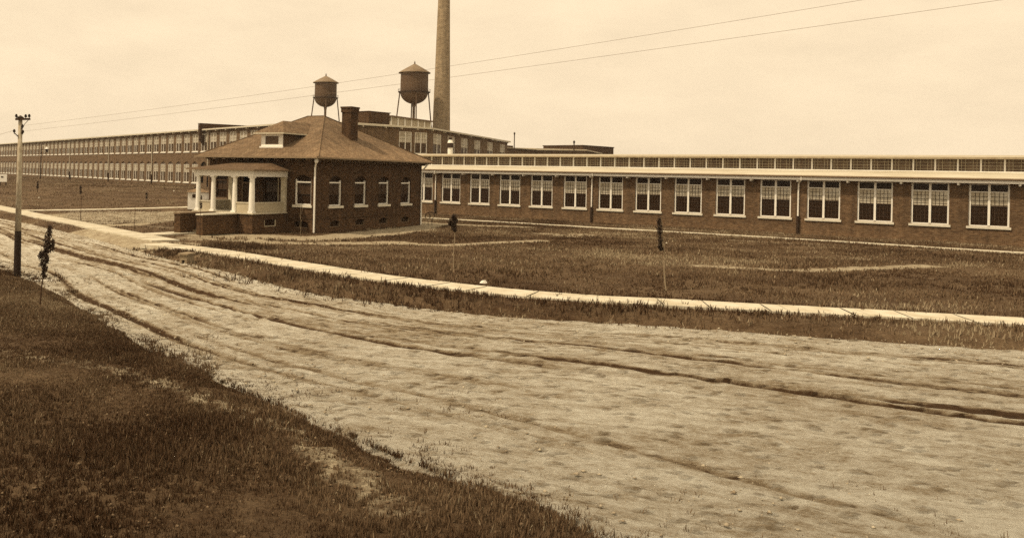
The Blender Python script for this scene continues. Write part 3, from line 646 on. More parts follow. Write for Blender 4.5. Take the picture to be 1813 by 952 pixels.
# porch
px0, pa, pb, pz = -3.7, 2.36, 7.75, 1.3
pw = MB(); 
facade((px0-.12, pb), (px0-.12, pa), 0, pz, [], BR_OFF, 'porch_base', office)
facade((px0-.12, pa), (0, pa), 0, pz, [(1.3, 2.6, .42, .90, 0)], BR_OFF, 'porch_base', office)
facade((0, pb), (px0-.12, pb), 0, pz, [], BR_OFF, 'porch_base', office)
w_ = MB(); w_.box(1.3, 1.37, .02, .2, .42, .90); w_.box(2.53, 2.6, .02, .2, .42, .90); w_.box(1.37, 2.53, .02, .2, .42, .48)
o_ = w_.build('basement_window', TAN, office, (px0-.12, pa, 0))
w_ = MB(); w_.box(1.37, 2.53, .1, .135, .48, .90); w_.build('pane', GLASS, o_)
w_ = MB(); w_.box(px0-.2, 0, pa-.08, pb+.08, pz, pz+.09); w_.build('porch_floor', WHITE_OLD, office)
for yy, big in ((2.6, 1), (4.12, 0), (6.08, 0), (7.5, 0)):
    q_ = 1.12 if big else .95
    cl_ = MB(); cl_.box(px0-.13, px0+.27, yy-.2, yy+.2, pz+.092, pz+.20)
    cl_.lathe([(.185*q_+.01, pz+.2), (.185*q_, 2.2), (.155*q_, 3.70), (.175*q_, 3.73), (.175*q_, 3.76)], 20, (px0+.07, yy)); cl_.box(px0-.12, px0+.26, yy-.19, yy+.19, 3.765, 3.85); cl_.build('porch_column', WHITE, office)
for yy in (2.6, 7.5):
    cl_ = MB(); cl_.box(-.24, -.004, yy-.2, yy+.16, pz+.092, 3.85); cl_.box(-.27, -.004, yy-.23, yy+.19, 3.7, 3.8); cl_.build('porch_pilaster', WHITE_OLD, office)
bmz0, bmz1 = 3.852, 4.24
w_ = MB(); w_.box(px0-.14, px0+.28, pa-.02, pb+.02, bmz0, bmz1); w_.box(px0+.281, -.003, pa-.02, pa+.38, bmz0, bmz1); w_.box(px0+.281, -.003, pb-.38, pb+.02, bmz0, bmz1); w_.build('porch_beam', WHITE, office)
w_ = MB(); ov = .42; zz = 4.245; a_, b_, c_, d_ = (px0-.14-ov, pa-ov), (0.0, pa-ov), (0.0, pb+ov), (px0-.14-ov, pb+ov)
for z_, m_, nm, ins in ((zz, WHITE_OLD, 'porch_cornice', .0),):
    w_.box(a_[0]+ins, -.003, a_[1]+ins, c_[1]-ins, z_, z_+.09)
w_.build('porch_cornice', mat('cornice_paint', .17, .15, 5, .7), office)
w_ = MB(); z_ = zz+.093; top_ = z_+.55
A_, B_, C_, D_ = (a_[0], a_[1], z_), (-.003, b_[1], z_), (-.003, c_[1], z_), (d_[0], d_[1], z_); E_ = (-.003, a_[1]+1.6, top_); F_ = (-.003, c_[1]-1.6, top_); 
w_.face([D_, A_, E_, F_]); w_.face([A_, B_, E_]); w_.face([C_, D_, F_]); w_.face([A_, D_, C_, B_]); w_.build('porch_roof', PSHINGLE, office)
def panel(xa, xb, ya_, yb_, nm='porch_railing'):
    q = MB(); q.box(xa, xb, ya_, yb_, pz+.092, 2.02); p_ = q.build(nm, TAN, office)
    q = MB(); q.box(xa-.04, xb+.04, ya_-.04, yb_+.04, 2.022, 2.10); q.build('rail_cap', WHITE_OLD, p_)
panel(px0+.0, px0+.10, 2.84, 3.88); panel(px0+.0, px0+.10, 6.32, 7.26)
panel(px0+.29, -.29, pa+.16, pa+.26); panel(px0+.29, -.29, pb-.26, pb-.16)
w_ = MB(); w_.box(-.05, -.004, 3.12, 3.18, pz+.09, 3.85); w_.build('casing', TAN, office)
# steps and cheek walls
st_x = px0-.12
for k in range(6):
    w_ = MB(); w_.box(st_x-.38*(k+1), st_x-.38*k-.002, 4.16, 5.66, 0, pz-.02-.215*k); w_.build('step', DIRTY_STONE, office)
for ya_ in (3.66, 5.66):
    w_ = MB(); w_.box(st_x-3.1, st_x-.002, ya_+.02, ya_+.46, 0, pz-.02); w_.box(st_x-3.5, st_x-3.102, ya_-.03, ya_+.51, 0, pz-.021)
    cw = w_.build('cheek_wall', BR_OFF, office); w_ = MB(); w_.box(st_x-3.56, st_x-.06, ya_-.06, ya_+.54, pz-.018, pz+.07); w_.build('coping', STONE if ya_ < 5 else TAN_D, cw)

# side rail at the far corner of the office
M_O = Matrix.Translation(OC) @ Matrix.Rotation(OTH, 4, 'Z')
r_ = thing('iron_handrail', 'curled dark iron handrail beside the far corner of the brick office', 'handrail', M_O @ Vector((OW+.4, -.5, 0)), OTH)
for k in range(2):
    m_ = MB(); m_.tube([(k*.7, 0, 0), (k*.7, 0, .5), (k*.7, -.25, .75), (k*.7, -.1, 1.05), (k*.7, .2, 1.0), (k*.7, .3, .6)], .03, 6); m_.build('post', IRON, r_)
m_ = MB(); m_.tube([(-.1, 0, 1.05), (.35, -.1, 1.15), (.8, 0, 1.05)], .03, 6); m_.build('rail', IRON, r_)

# ================================================================== LOW WING (weave shed)
WA = G(771, 378); WB = G(1049, 393.7); WTH = math.atan2(WB.y-WA.y, WB.x-WA.x)
wing = thing('low_mill_wing', 'long one storey brick mill wing with white eaves and a glazed roof monitor', 'building', WA, WTH)
WX0, WX1, WZ = -14.0, 73.0, 4.5
cs = [1.95+3.64*k-3.64*1 for k in range(-3, 21)]
cs = [5.58+3.64*k for k in range(-5, 19)]
H = [(c-1.22-WX0, c+1.22-WX0, 1.33, 4.46, 0) for c in cs]
facade((WX0, 0), (WX1, 0), -.3, WZ, H, BR_WING, 'wall', wing, .26)
facade((WX0, 30), (WX0, 0), -.3, WZ, [], BR_WING, 'wall', wing); facade((WX1, 0), (WX1, 30), -.3, WZ, [], BR_WING, 'wall', wing); facade((WX1, 30), (WX0, 30), -.3, WZ, [], BR_WING, 'wall', wing)
pwg = [win_proto(2.44, 3.13, 0, 'wing', .14, m_) for m_ in (.48, .45, .51, .40, .58, .47)]+[win_proto(2.44, 3.13, 0, 'wing', .14, .48, True)]
for i, c in enumerate(cs):
    w_ = place_window(pwg[(i*i*3+i*5) % 7], wing, (c, 0, 1.33), 0)
w_ = MB(); w_.box(WX0-.6, WX1+.6, -.72, -.62, WZ+.02, WZ+.34); w_.box(WX0-.6, WX1+.6, -.619, .3, WZ+.003, WZ+.06); w_.build('fascia', WHITE, wing)
w_ = MB(); w_.tube([(WX0-.6, -.80, WZ+.30), (WX1+.6, -.80, WZ+.30)], .075, 8); w_.build('gutter', TAN_D, wing)
w_ = MB(); w_.prism([(WX0-.6, -.70), (WX1+.6, -.70), (WX1+.6, 3.0), (WX0-.6, 3.0)], [WZ+.345]*2+[WZ+.6]*2, [WZ+.40]*2+[WZ+.86]*2); w_.build('roof', TIN_L, wing)
w_ = MB(); w_.prism([(WX0-.6, 9.0), (WX1+.6, 9.0), (WX1+.6, 30.5), (WX0-.6, 30.5)], WZ+.2, [WZ+.84]*2+[WZ+.4]*2); w_.build('roof', TIN, wing)
bk = MB(); bk.box(-.07, .07, -.6, 0, -.16, .0); bo = bk.build('b', WHITE); b2 = bo.data; bpy.data.objects.remove(bo)
for c in cs: inst('rafter_tail', b2, wing, (c+1.82, -.003, WZ), 0)
# monitor
mz0, mz1 = 5.36, 6.35
w_ = MB(); w_.box(WX0, WX1, 3.02, 9, WZ+.2, mz0); w_.build('monitor_curb', WHITE_OLD, wing)
w_ = MB(); w_.box(WX0, WX1, 3.12, 8.9, mz0+.002, mz1); 
gl = w_.build('monitor_glazing', SHADE_DIM, wing)
w_ = MB(); k = WX0
while k < WX1:
    for q in range(1, 6): w_.box(k+q*.245-.012, k+q*.245+.012, 3.085, 3.118, mz0+.06, mz1)
    k += 1.47
for q in range(1, 4): w_.box(WX0, WX1, 3.095, 3.119, mz0+.25*q-.012, mz0+.25*q+.012)
w_.build('glazing_bars', TAN, gl)
k = -1.33; ms = []
while k > WX0: k -= 1.465
pm = MB(); pm.box(-.055, .055, 3.04, 3.12, mz0+.08, mz1); bo = pm.build('p', WHITE); pmm = bo.data; bpy.data.objects.remove(bo)
while k < WX1:
    if k > WX0: inst('monitor_post', pmm, wing, (k, 0, 0), 0)
    k += 1.465
w_ = MB(); w_.box(WX0, WX1, 3.0, 3.12, mz0+.002, mz0+.078); w_.build('monitor_sill', WHITE, wing)
w_ = MB(); w_.prism([(WX0-.4, 2.5), (WX1+.4, 2.5), (WX1+.4, 6), (WX0-.4, 6)], [mz1+.1]*2+[mz1+.34]*2, [mz1+.17]*2+[mz1+.42]*2); w_.prism([(WX0-.4, 6), (WX1+.4, 6), (WX1+.4, 9.5), (WX0-.4, 9.5)], [mz1+.34]*2+[mz1+.1]*2, [mz1+.42]*2+[mz1+.17]*2)
w_.build('monitor_roof', TIN, wing)
w_ = MB(); w_.box(WX0-.4, WX1+.4, 2.44, 2.498, mz1+.02, mz1+.16); w_.box(WX0-.3, WX1+.3, 2.5, 3.1, mz1+.003, mz1+.07); w_.build('monitor_fascia', mat('monitor_fascia_paint', .33, .2, 2), wing)
def wing_spout(xc):
    o_ = MB(); o_.tube([(xc+.35, -.8, WZ+.25), (xc+.35, -.75, WZ+.02), (xc+.1, -.3, WZ-.22), (xc, -.10, WZ-.32), (xc, -.10, 1.5)], .065, 8); o_ = o_.build('downspout', WHITE, wing)
    q = MB(); q.tube([(xc, -.13, 1.5), (xc, -.13, -.05)], .115, 8); q.build('spout_boot', IRON, o_)
for xc in (.0, 18.35-.05, 36.5, 54.7): wing_spout(xc)

# ================================================================== TWO STOREY MILL
MZ = 11.1
E0 = G(0, 255.3, MZ).xy; E1 = G(470, 221.7, MZ).xy; d1 = (E1-E0).normalized()
F0 = G(634, 219.7, MZ).xy; F1 = G(767, 227.8, MZ).xy; d2 = (F1-F0).normalized(); H1 = G(904, 251.3, MZ).xy; d3 = (H1-F1).normalized()
def isect(p, d, q, e):
    c = d.x*e.y-d.y*e.x; t = ((q.x-p.x)*e.y-(q.y-p.y)*e.x)/c; return p+d*t
# eave line is .55 outside the wall
def nrm(d): return Vector((-d.y, d.x))
def shift(p, d, k): return p+nrm(d)*k
K = isect(shift(E0, d1, .55), d1, shift(F0, d2, .55), d2); Bn = isect(K, d2, shift(F1, d3, .55), d3)
En = Bn+d3*((H1-Bn).dot(d3)-.3); A0 = K-d1*258
mill = thing('two_storey_mill', 'long two storey brick cotton mill with rows of tall windows under pale eaves', 'building', (K.x, K.y, 0))
LO = lambda p: Vector((p.x-K.x, p.y-K.y))
GZ = -.5
def mill_rz(d): return math.atan2(d.y, d.x)
wl = (K-A0).length; BAY = 3.66
# windows of the long face: pixel column 330 holds one
def wall_s(px, A, d):
    a = ray(px, 285)[0]; s = (A.x-a*A.y)/(a*d.y-d.x); return s
s330 = wall_s(330.3, A0, d1)
S = []; k = s330
while k > 2: k -= BAY
while k < wl-1.5:
    if k > 2: S.append(k)
    k += BAY
sf_ = wall_s(360, A0, d1)
S = [s for s in S if s < wl-2]
up = [(s-1.2, s+1.2, 7.45, 10.5, 0) for s in S]; lw = [(s-1.2, s+1.2, 2.05, 5.7, .5) for s in S]
facade(LO(A0), LO(K), GZ, MZ-.12, up+lw, BR_MILL, 'wall', mill, .15)
s2 = [wall_s(p, K, d2) for p in (660, 688.5, 717, 744.5)]; s2 = [s2[0]-4.0]+s2
l2 = (Bn-K).length; facade(LO(K), LO(Bn), GZ, MZ-.12, [(s-1.15, s+1.15, 7.35, 10.45, 0) for s in s2[3:]], BR_MILL, 'wall', mill, .15)
s3 = [wall_s(p, Bn, d3) for p in (773.5, 798, 821.5, 844.5, 867, 889)]
l3 = (En-Bn).length; facade(LO(Bn), LO(En), GZ, MZ-.12, [(s-1.85, s+1.85, 7.35, 10.45, 0) for s in s3], BR_MILL, 'wall', mill, .15)
Bk = En+nrm(d3)*40
back = [En, En+nrm(d3)*34, A0+nrm(d1)*60, A0+nrm(d1)*0]
facade(LO(En), LO(back[1]), GZ, MZ-.12, [], BR_MILL, 'wall', mill); facade(LO(back[1]), LO(back[2]), GZ, MZ-.12, [], BR_MILL, 'wall', mill); facade(LO(back[2]), LO(A0), GZ, MZ-.12, [], BR_MILL, 'wall', mill)
pU = win_proto(2.4, 3.05, 0, 'mill', .05); pLw = win_proto(2.4, 3.65, .5, 'mill', .05); pU3 = win_proto(3.7, 3.1, 0, 'mill', .05); pU2 = win_proto(2.3, 3.1, 0, 'mill', .05)
plc = []
for s in S:
    p = LO(A0+d1*s); plc.append(((p.x, p.y, 7.45), mill_rz(d1), pU)); plc.append(((p.x, p.y, 2.05), mill_rz(d1), pLw))
for s in s2[3:]: p = LO(K+d2*s); plc.append(((p.x, p.y, 7.35), mill_rz(d2), pU2))
for s in s3: p = LO(Bn+d3*s); plc.append(((p.x, p.y, 7.35), mill_rz(d3), pU3))
def hidden(t):
    x, y, z = t[0]; x += K.x; y += K.y; px = 600+FPX*x/y; return (350 < px < 735 and z < 5)
plc = [t for t in plc if not hidden(t)]
plc.sort(key=lambda t: math.hypot(t[0][0]+K.x, t[0][1]+K.y))
for loc, rz, pr in plc[:100]: place_window(pr, mill, loc, rz)
far = {}
import bmesh
bmf = bmesh.new(); mats_ = []
tmp = bpy.data.meshes.new('distant_windows'); allm = [WHITE_MID, GLASS_M, BLIND_SKY]
for m_ in allm: tmp.materials.append(m_)
for loc, rz, pr in plc[100:]:
    M = Matrix.Translation(loc) @ Matrix.Rotation(rz, 4, 'Z')
    for key in ('frame', 'lo', 'up', 'sill'):
        n0 = len(bmf.faces); nv = len(bmf.verts); bmf.from_mesh(pr[key]); bmf.verts.ensure_lookup_table(); bmf.faces.ensure_lookup_table()
        for v in bmf.verts[nv:]: v.co = M @ v.co
        for f_ in bmf.faces[n0:]: f_.material_index = allm.index(pr[key].materials[0])
bmf.to_mesh(tmp); bmf.free()
if len(tmp.vertices):
    dw = inst('distant_windows', tmp, mill); dw['kind'] = 'stuff'
# roof: sloping strips with mitred corners
def offs(pts, k):
    out = []
    for i, p in enumerate(pts):
        if i == 0: d = (pts[1]-pts[0]).normalized(); out.append(p+nrm(d)*k)
        elif i == len(pts)-1: d = (pts[-1]-pts[-2]).normalized(); out.append(p+nrm(d)*k)
        else:
            a = (pts[i]-pts[i-1]).normalized(); b = (pts[i+1]-pts[i]).normalized(); out.append(isect(pts[i-1]+nrm(a)*k, a, pts[i]+nrm(b)*k, b))
    return out
line = [A0-d1*.5, K, Bn, En+d3*.5]; ev = offs(line, -.55); inn = offs(line, 13); lip = offs(line, -.50)
def v3(p, z): q = LO(p); return (q.x, q.y, z)
rr = MB(); 
for i in range(3):
    rr.face([v3(ev[i], MZ+.12), v3(ev[i+1], MZ+.12), v3(inn[i+1], MZ+1.15), v3(inn[i], MZ+1.15)])
rr.face([v3(inn[0], MZ+1.15), v3(inn[1], MZ+1.15), v3(inn[2], MZ+1.15), v3(inn[3], MZ+1.15), v3(back[1], MZ+.4), v3(back[2], MZ+.4)])
rr.build('roof', TIN, mill)
rr = MB(); sf2 = offs(line, .02)
for i in range(3):
    rr.face([v3(ev[i], MZ-.12), v3(ev[i+1], MZ-.12), v3(ev[i+1], MZ+.115), v3(ev[i], MZ+.115)])
    rr.face([v3(ev[i+1], MZ-.12), v3(ev[i], MZ-.12), v3(sf2[i], MZ-.10), v3(sf2[i+1], MZ-.10)])
rr.build('fascia', mat('mill_fascia_paint', .55, .15, 1.5, .7), mill)
bk = MB(); bk.box(-.08, .08, -.5, 0, -.22, .0); bo = bk.build('b', WHITE_OLD); b3 = bo.data; bpy.data.objects.remove(bo)
nb = 0
tails = []
for (A_, d_, SS, hw) in ((A0, d1, S, BAY/2), (K, d2, s2, 1.9), (Bn, d3, s3, 2.6)):
    for s in SS: tails.append((LO(A_+d_*(s+hw)), mill_rz(d_)))
tails.sort(key=lambda t: (t[0]+K).length)
for p, rz in tails[:60]: inst('rafter_tail', b3, mill, (p.x, p.y, MZ-.12), rz)
# fire wall parapet
fwp = A0+d1*sf_; M = mill_rz(d1); q = LO(fwp)
w_ = MB(); w_.box(-.32, .32, -.95, -.5, MZ-.9, MZ+.95); w_.prism([(-.32, -.8), (.32, -.8), (.32, -.02), (-.32, -.02)], [MZ-1.6, MZ-1.6, MZ-2.6, MZ-2.6], MZ-.9); w_.box(-.32, .32, -.499, 13, MZ-.3, MZ+1.0); 
fw = w_.build('fire_wall', BR_DARK, mill, (q.x, q.y, 0), M)
w_ = MB(); w_.box(-.4, .4, -1.0, 13, MZ+1.002, MZ+1.1); w_.build('coping', BR_DARK, fw)
# downspouts of the long face, white above and dark below
for px_ in (275, 190, 124, 362+14):
    s = wall_s(px_, A0, d1); s = min(S, key=lambda t: abs(t+BAY/2-s))+BAY/2; p = LO(A0+d1*s-nrm(d1)*.12)
    m_ = MB(); m_.tube([(p.x, p.y, MZ-.1), (p.x, p.y, 3.2)], .09, 6); o_ = m_.build('downspout', WHITE_OLD, mill); m_ = MB(); m_.tube([(p.x, p.y, 3.2), (p.x, p.y, 1.2)], .14, 6); m_.build('spout_boot', IRON, o_)
# roof house and monitor on the mill
pc = G(653, 197.5, 13.7).xy; pl_ = pc+Vector((-.50, .86))*3.2; pr_ = G(690, 201, 13.7).xy
dd = (pr_-pc).normalized(); 
w_ = MB(); pp = [pc, pr_, pr_+nrm(dd)*3.0, pc+nrm(dd)*3.0]; w_.prism([LO(p) for p in pp], MZ-.3, 13.7); w_.prism([LO(p) for p in offs([pc-dd*.1, pr_+dd*.1, pr_+dd*.1+nrm(dd)*3.1], -.1)]+[LO(pc-dd*.1+nrm(dd)*3.1)], 13.702, 13.8)
w_.build('roof_house', BR_DARK, mill)
ma = G(692, 204.8, 13.5).xy; mb_ = G(762, 214.3, 13.5).xy; dd = (mb_-ma).normalized(); ml = (mb_-ma).length; q = LO(ma)
w_ = MB(); w_.box(0, ml, 0, 4, MZ-.2, 13.3); mo = w_.build('roof_monitor', mat('monitor_glass_light', .40, .25, .8, .6), mill, (q.x, q.y, 0), mill_rz(dd))
w_ = MB(); 
for k in range(7): w_.box(ml*k/6-.16+(.16 if k == 0 else 0), ml*k/6+.16, -.08, -.003, MZ-.2, 13.3)
w_.build('monitor_post', WHITE, mo)
w_ = MB(); w_.box(-.4, ml+.5, -.5, 4.5, 13.302, 13.5); w_.build('monitor_roof', mat('brown_roof_edge', .14, .2, 2), mo)

# ================================================================== BUILDINGS BEHIND THE WING
ra = G(896, 261, 10.5); rb = G(987, 267.3, 10.5); dd = (rb.xy-ra.xy).normalized(); L_ = (rb.xy-ra.xy).length
rear = thing('rear_brick_shed', 'low brick shed with pale sloping eave behind the low wing, left of the dark block', 'building', (ra.x, ra.y, 0), math.atan2(dd.y, dd.x))
facade((0, 0), (L_, 0), -.3, 10.3, [], BR_MILL, 'wall', rear); facade((L_, 0), (L_, 25), -.3, 10.3, [], BR_MILL, 'wall', rear); facade((L_, 25), (0, 25), -.3, 10.3, [], BR_MILL, 'wall', rear); facade((0, 25), (0, 0), -.3, 10.3, [], BR_MILL, 'wall', rear)
w_ = MB(); w_.prism([(-.5, -.6), (L_+.4, -.6), (L_+.4, 12), (-.5, 12)], [10.32, 10.32, 10.9, 10.9], [10.5, 10.5, 11.1, 11.1]); w_.build('eave_roof', TIN, rear)
w_ = MB(); w_.box(-.5, L_+.4, 12.002, 25, 10.3, 11.75); w_.build('parapet', BR_DARK, rear)
ta = G(962, 257.5, 12.2); tb = G(1032, 256.8, 12.2); dd = (tb.xy-ta.xy).normalized(); L_ = (tb.xy-ta.xy).length
tw = thing('rear_brick_block', 'dark square brick block with flat top rising behind the low wing roof', 'building', (ta.x, ta.y, 0), math.atan2(dd.y, dd.x))
facade((0, 0), (L_, 0), -.3, 12.0, [], BR_DARK, 'wall', tw); facade((L_, 0), (L_, 14), -.3, 12, [], BR_DARK, 'wall', tw); facade((L_, 14), (0, 14), -.3, 12, [], BR_DARK, 'wall', tw); facade((0, 14), (0, 0), -.3, 12, [], BR_DARK, 'wall', tw)
w_ = MB(); w_.box(-.15, L_+.15, -.15, 14.15, 12.002, 12.2); w_.build('parapet', BR_DARK, tw)
sa = G(1034, 264.5, 10.6); sb = G(1076, 274, 10.6); dd = (sb.xy-sa.xy).normalized(); L_ = (sb.xy-sa.xy).length+12
sh = thing('rear_low_shed', 'low far shed with thin sloping roof line right of the dark brick block', 'building', (sa.x, sa.y, 0), math.atan2(dd.y, dd.x))
facade((0, 0), (L_, 0), -.3, 10.3, [], BR_MILL, 'wall', sh); facade((L_, 0), (L_, 20), -.3, 10.3, [], BR_MILL, 'wall', sh); facade((L_, 20), (0, 20), -.3, 10.3, [], BR_MILL, 'wall', sh); facade((0, 20), (0, 0), -.3, 10.3, [], BR_MILL, 'wall', sh)
w_ = MB(); w_.prism([(-.4, -.6), (L_+.4, -.6), (L_+.4, 20), (-.4, 20)], [10.3]*2+[10.3]*2, [10.55, 10.55, 10.9, 10.9]); w_.build('roof', TIN, sh)

# thin flue pipes
for px_, y0_, y1_, Y_, lb in ((910.7, 236, 275, 176, 'thin flue pipe standing just right of the two storey mill end'), (1016.5, 251, 276, 150, 'thin flue pipe in front of the dark rear brick block')):
    a_ = P(px_-.6, y1_, Y_); t_ = P(px_, y0_, Y_); o_ = thing('flue_pipe', lb, 'pipe', (a_.x, a_.y, 0), 0, 'flue pipes behind the low wing')
    m_ = MB(); m_.tube([(0, 0, 0), (0, 0, t_.z)], .10, 8); m_.build('pipe', DARKWOOD, o_); m_ = MB(); m_.lathe([(.13, t_.z-.3), (.2, t_.z), (.02, t_.z+.25)], 10); m_.build('cowl', IRON, o_)
# vent stack on the wing roof
vb = P(797, 274.5, 103)
vt = thing('roof_vent', 'small white roof vent with dark drum and round dark cap above the low wing', 'vent', (vb.x, vb.y, vb.z-1.0))
for nm, m__, pf in (('base', WHITE, [(.30, 0), (.30, 1.85), (.1, 1.86)]), ('drum', IRON, [(.1, 1.84), (.40, 1.86), (.36, 2.35), (.1, 2.4)]), ('collar', WHITE, [(.1, 2.38), (.34, 2.41), (.22, 2.75), (.05, 2.8)]), ('cap', IRON, [(.05, 2.78), (.16, 2.82), (.2, 2.98), (.13, 3.12), (.0, 3.15)])):
    m_ = MB(); m_.lathe(pf, 14); m_.build(nm, m__, vt)

# ================================================================== SMOKESTACK
sc_ = P(781.3, 222, 190)
st = thing('smokestack', 'very tall tapering pale brick smokestack rising beside the right water tank', 'chimney', (sc_.x, sc_.y, 0))
m_ = MB(); R = lambda z: 2.22-.0222*z
m_.lathe([(R(z), z) for z in (0, 10, 20, 30, 40, 50, 57)]+[(1.15, 57.5), (1.25, 58.3), (1.2, 59.5), (.75, 59.5), (.7, 50)], 40); m_.build('shaft', BR_STACK, st)
m_ = MB(); m_.lathe([(2.5, 0), (2.5, 3.2), (2.2, 3.3)], 40); m_.build('plinth', BR_STACK, st)
m_ = MB()
for k in range(3): m_.lathe([(R(52-k*1.2)+.02, 52-k*1.2), (R(52-k*1.2)+.05, 52.15-k*1.2), (R(52-k*1.2)+.02, 52.3-k*1.2)], 40)
m_.build('iron_band', IRON, st)

# ================================================================== WATER TOWERS
def water_tower(cx, Y, apex, rim, hr, bal, hb, bowl, hw, legx, label, riser):
    """pixel rows: cone apex, rim, balcony, bowl bottom; half widths hr rim, hw tank, hb balcony"""
    c = P(cx, rim, Y); k = Y/FPX; Z = lambda py: P(cx, py, Y).z
    o = thing('water_tower', label, 'water tower', (c.x, c.y, 0), 0, 'round steel water towers behind the mill')
    za, zr, zb, zo = Z(apex), Z(rim), Z(bal), Z(bowl); r = hw*k
    m = MB(); m.lathe([(hr*k, zr-.12), (hr*k, zr), (hr*k*.5, zr+(za-zr)*.5), (.12, za-.15)], 40); cr_ = m.build('cone_roof', TANK_ROOF, o, merge=True)
    m = MB(); m.lathe([(.02, za-.3), (.16, za-.15), (.16, za+.02), (.03, za+.45)], 12); m.build('finial', TANK, cr_)
    m = MB(); m.lathe([(r*.99, zr-.12), (r, zb)], 40); m.build('tank', TANK, o, merge=True)
    m = MB(); m.lathe([(r*math.cos(t*PI/20), zb-(zb-zo)*math.sin(t*PI/20)) for t in range(0, 10)]+[(.18*r, zo)], 40); m.build('bowl', mat('bowl_steel', .085, .2, 1.6, .6), o, merge=True)
    m = MB(); m.lathe([(r, zb-.08), (hb*k, zb-.08), (hb*k, zb+.08), (r, zb+.08)], 40); bl = m.build('balcony', IRON, o)
    m = MB()
    for t in range(20):
        a = 2*PI*t/20; m.tube([(hb*k*math.cos(a), hb*k*math.sin(a), zb), (hb*k*math.cos(a), hb*k*math.sin(a), zb+.55)], .02, 4)
    m.lathe([(hb*k-.02, zb+.53), (hb*k+.02, zb+.53), (hb*k+.02, zb+.57), (hb*k-.02, zb+.57)], 40); m.build('handrail', IRON, bl)
    m = MB(); m.lathe([(riser*k*1.5, zo+.1), (riser*k, zo-.8), (riser*k, 0)], 16); m.build('riser_pipe', TANK, o, merge=True)
    r1 = legx[0]*k; r0 = r1+(legx[1]-legx[0])*k*(zb/ (zb-Z(legx[2])))
    for t in range(4):
        a = PI/2*t+.06; m = MB(); m.tube([(r1*math.cos(a), r1*math.sin(a), zb-.1), (r0*math.cos(a), r0*math.sin(a), 0)], .13, 8); m.build('leg', TANK, o)
    m = MB()
    for z in (zb*.62, zb*.3):
        rr_ = r0+(r1-r0)*z/zb; pts = [(rr_*math.cos(PI/2*t+.06), rr_*math.sin(PI/2*t+.06), z) for t in range(4)]
        for a_, b_ in zip(pts, pts[1:]+pts[:1]): m.tube([a_, b_], .05, 5)
    m.build('brace', TANK, o)
water_tower(577, 205, 133.5, 146.5, 23, 173.5, 22.5, 190, 19.6, (20.5, 24.5, 208), 'smaller steel water tower with conical roof, above the hipped office roof', 2.0)
water_tower(734, 185, 112, 129, 28.3, 163.5, 28.5, 184.5, 24.6, (25.5, 31, 215), 'larger steel water tower with conical roof, left of the smokestack', 2.3)

# ================================================================== UTILITY POLE, WIRES
pb_ = GT(30.3, 482); tz = P(35.8, 209, pb_.y).z
pole = thing('utility_pole', 'pale wooden utility pole with black painted foot, at the left edge', 'utility pole', pb_)
zs = P(31.5, 409, pb_.y).z
m_ = MB(); rb_ = .136; rt_ = .078; rz_ = lambda z: rb_+(rt_-rb_)*z/tz
m_.tube([(0, 0, z) for z in (zs, (zs+tz)/2, tz)], [rz_(zs), rz_((zs+tz)/2), rt_], 14); m_.build('shaft', POLE_M, pole, merge=True)
m_ = MB(); m_.tube([(0, 0, -.3), (0, 0, zs+.002)], [rb_+.008, rz_(zs)+.008], 14); m_.build('tarred_foot', TAR, pole)
m_ = MB(); m_.beam((-.16, -.1, tz-.06), (.42, -.1, tz-.04), .07, .08); m_.build('crossarm', DARKWOOD, pole)
m_ = MB(); m_.lathe([(.13, tz-.02), (.14, tz+.02), (.02, tz+.10)], 10); m_.build('pole_cap', IRON, pole)
m_ = MB(); m_.tube([(.09, -.1, tz-.5), (.2, -.1, tz-.25), (.35, -.1, tz-.08)], .012, 5); m_.build('brace', IRON, pole)
def insul(x, z): 
    m_ = MB(); m_.tube([(x, -.1, z-.06), (x, -.1, z)], .015, 6); m_.lathe([(.02, z), (.05, z+.01), (.055, z+.06), (.03, z+.12), (.0, z+.13)], 10, (x, -.1)); m_.build('insulator', TAR, pole)
for x_, z_ in ((.24, tz+.02), (.38, tz+.03), (-.13, tz+.02), (.12, tz-.38), (.14, tz-.60), (-.20, tz-.58)): insul(x_, z_)
m_ = MB(); m_.tube([(-.05, -.05, tz-.75), (-.14, -.1, tz-.65), (-.20, -.1, tz-.60)], .02, 6); m_.tube([(.05, -.05, tz-.62), (.14, -.1, tz-.6)], .02, 6); m_.tube([(.04, -.05, tz-.42), (.12, -.1, tz-.4)], .02, 6); m_.build('bracket', IRON, pole)
def wire(a, b, sag, label, r=.0032):
    a = Vector(a); b = Vector(b); n = 40; pts = []
    for k in range(n+1): t = k/n; p = a.lerp(b, t); p.z -= sag*4*t*(1-t); pts.append(p)
    m_ = MB(); m_.tube([p-a for p in pts], r, 4); o = m_.build('overhead_wire', TAN_D, None, a); tag(o, label, 'wire', 'wires strung from the utility pole')
Wp = lambda x, z: Vector((pb_.x+x, pb_.y-.1, pb_.z+z))
wire(Wp(.12, tz-.31), P(1900, -62, 15), .16, 'upper of the two thin wires crossing the sky past the smokestack')
wire(Wp(.14, tz-.53), P(1900, -18, 15), .10, 'lower of the two thin wires crossing the sky past the smokestack')
wire(Wp(-.20, tz-.50), P(-160, 262, 75), .3, 'thin wire running from the utility pole to the left edge', .005)

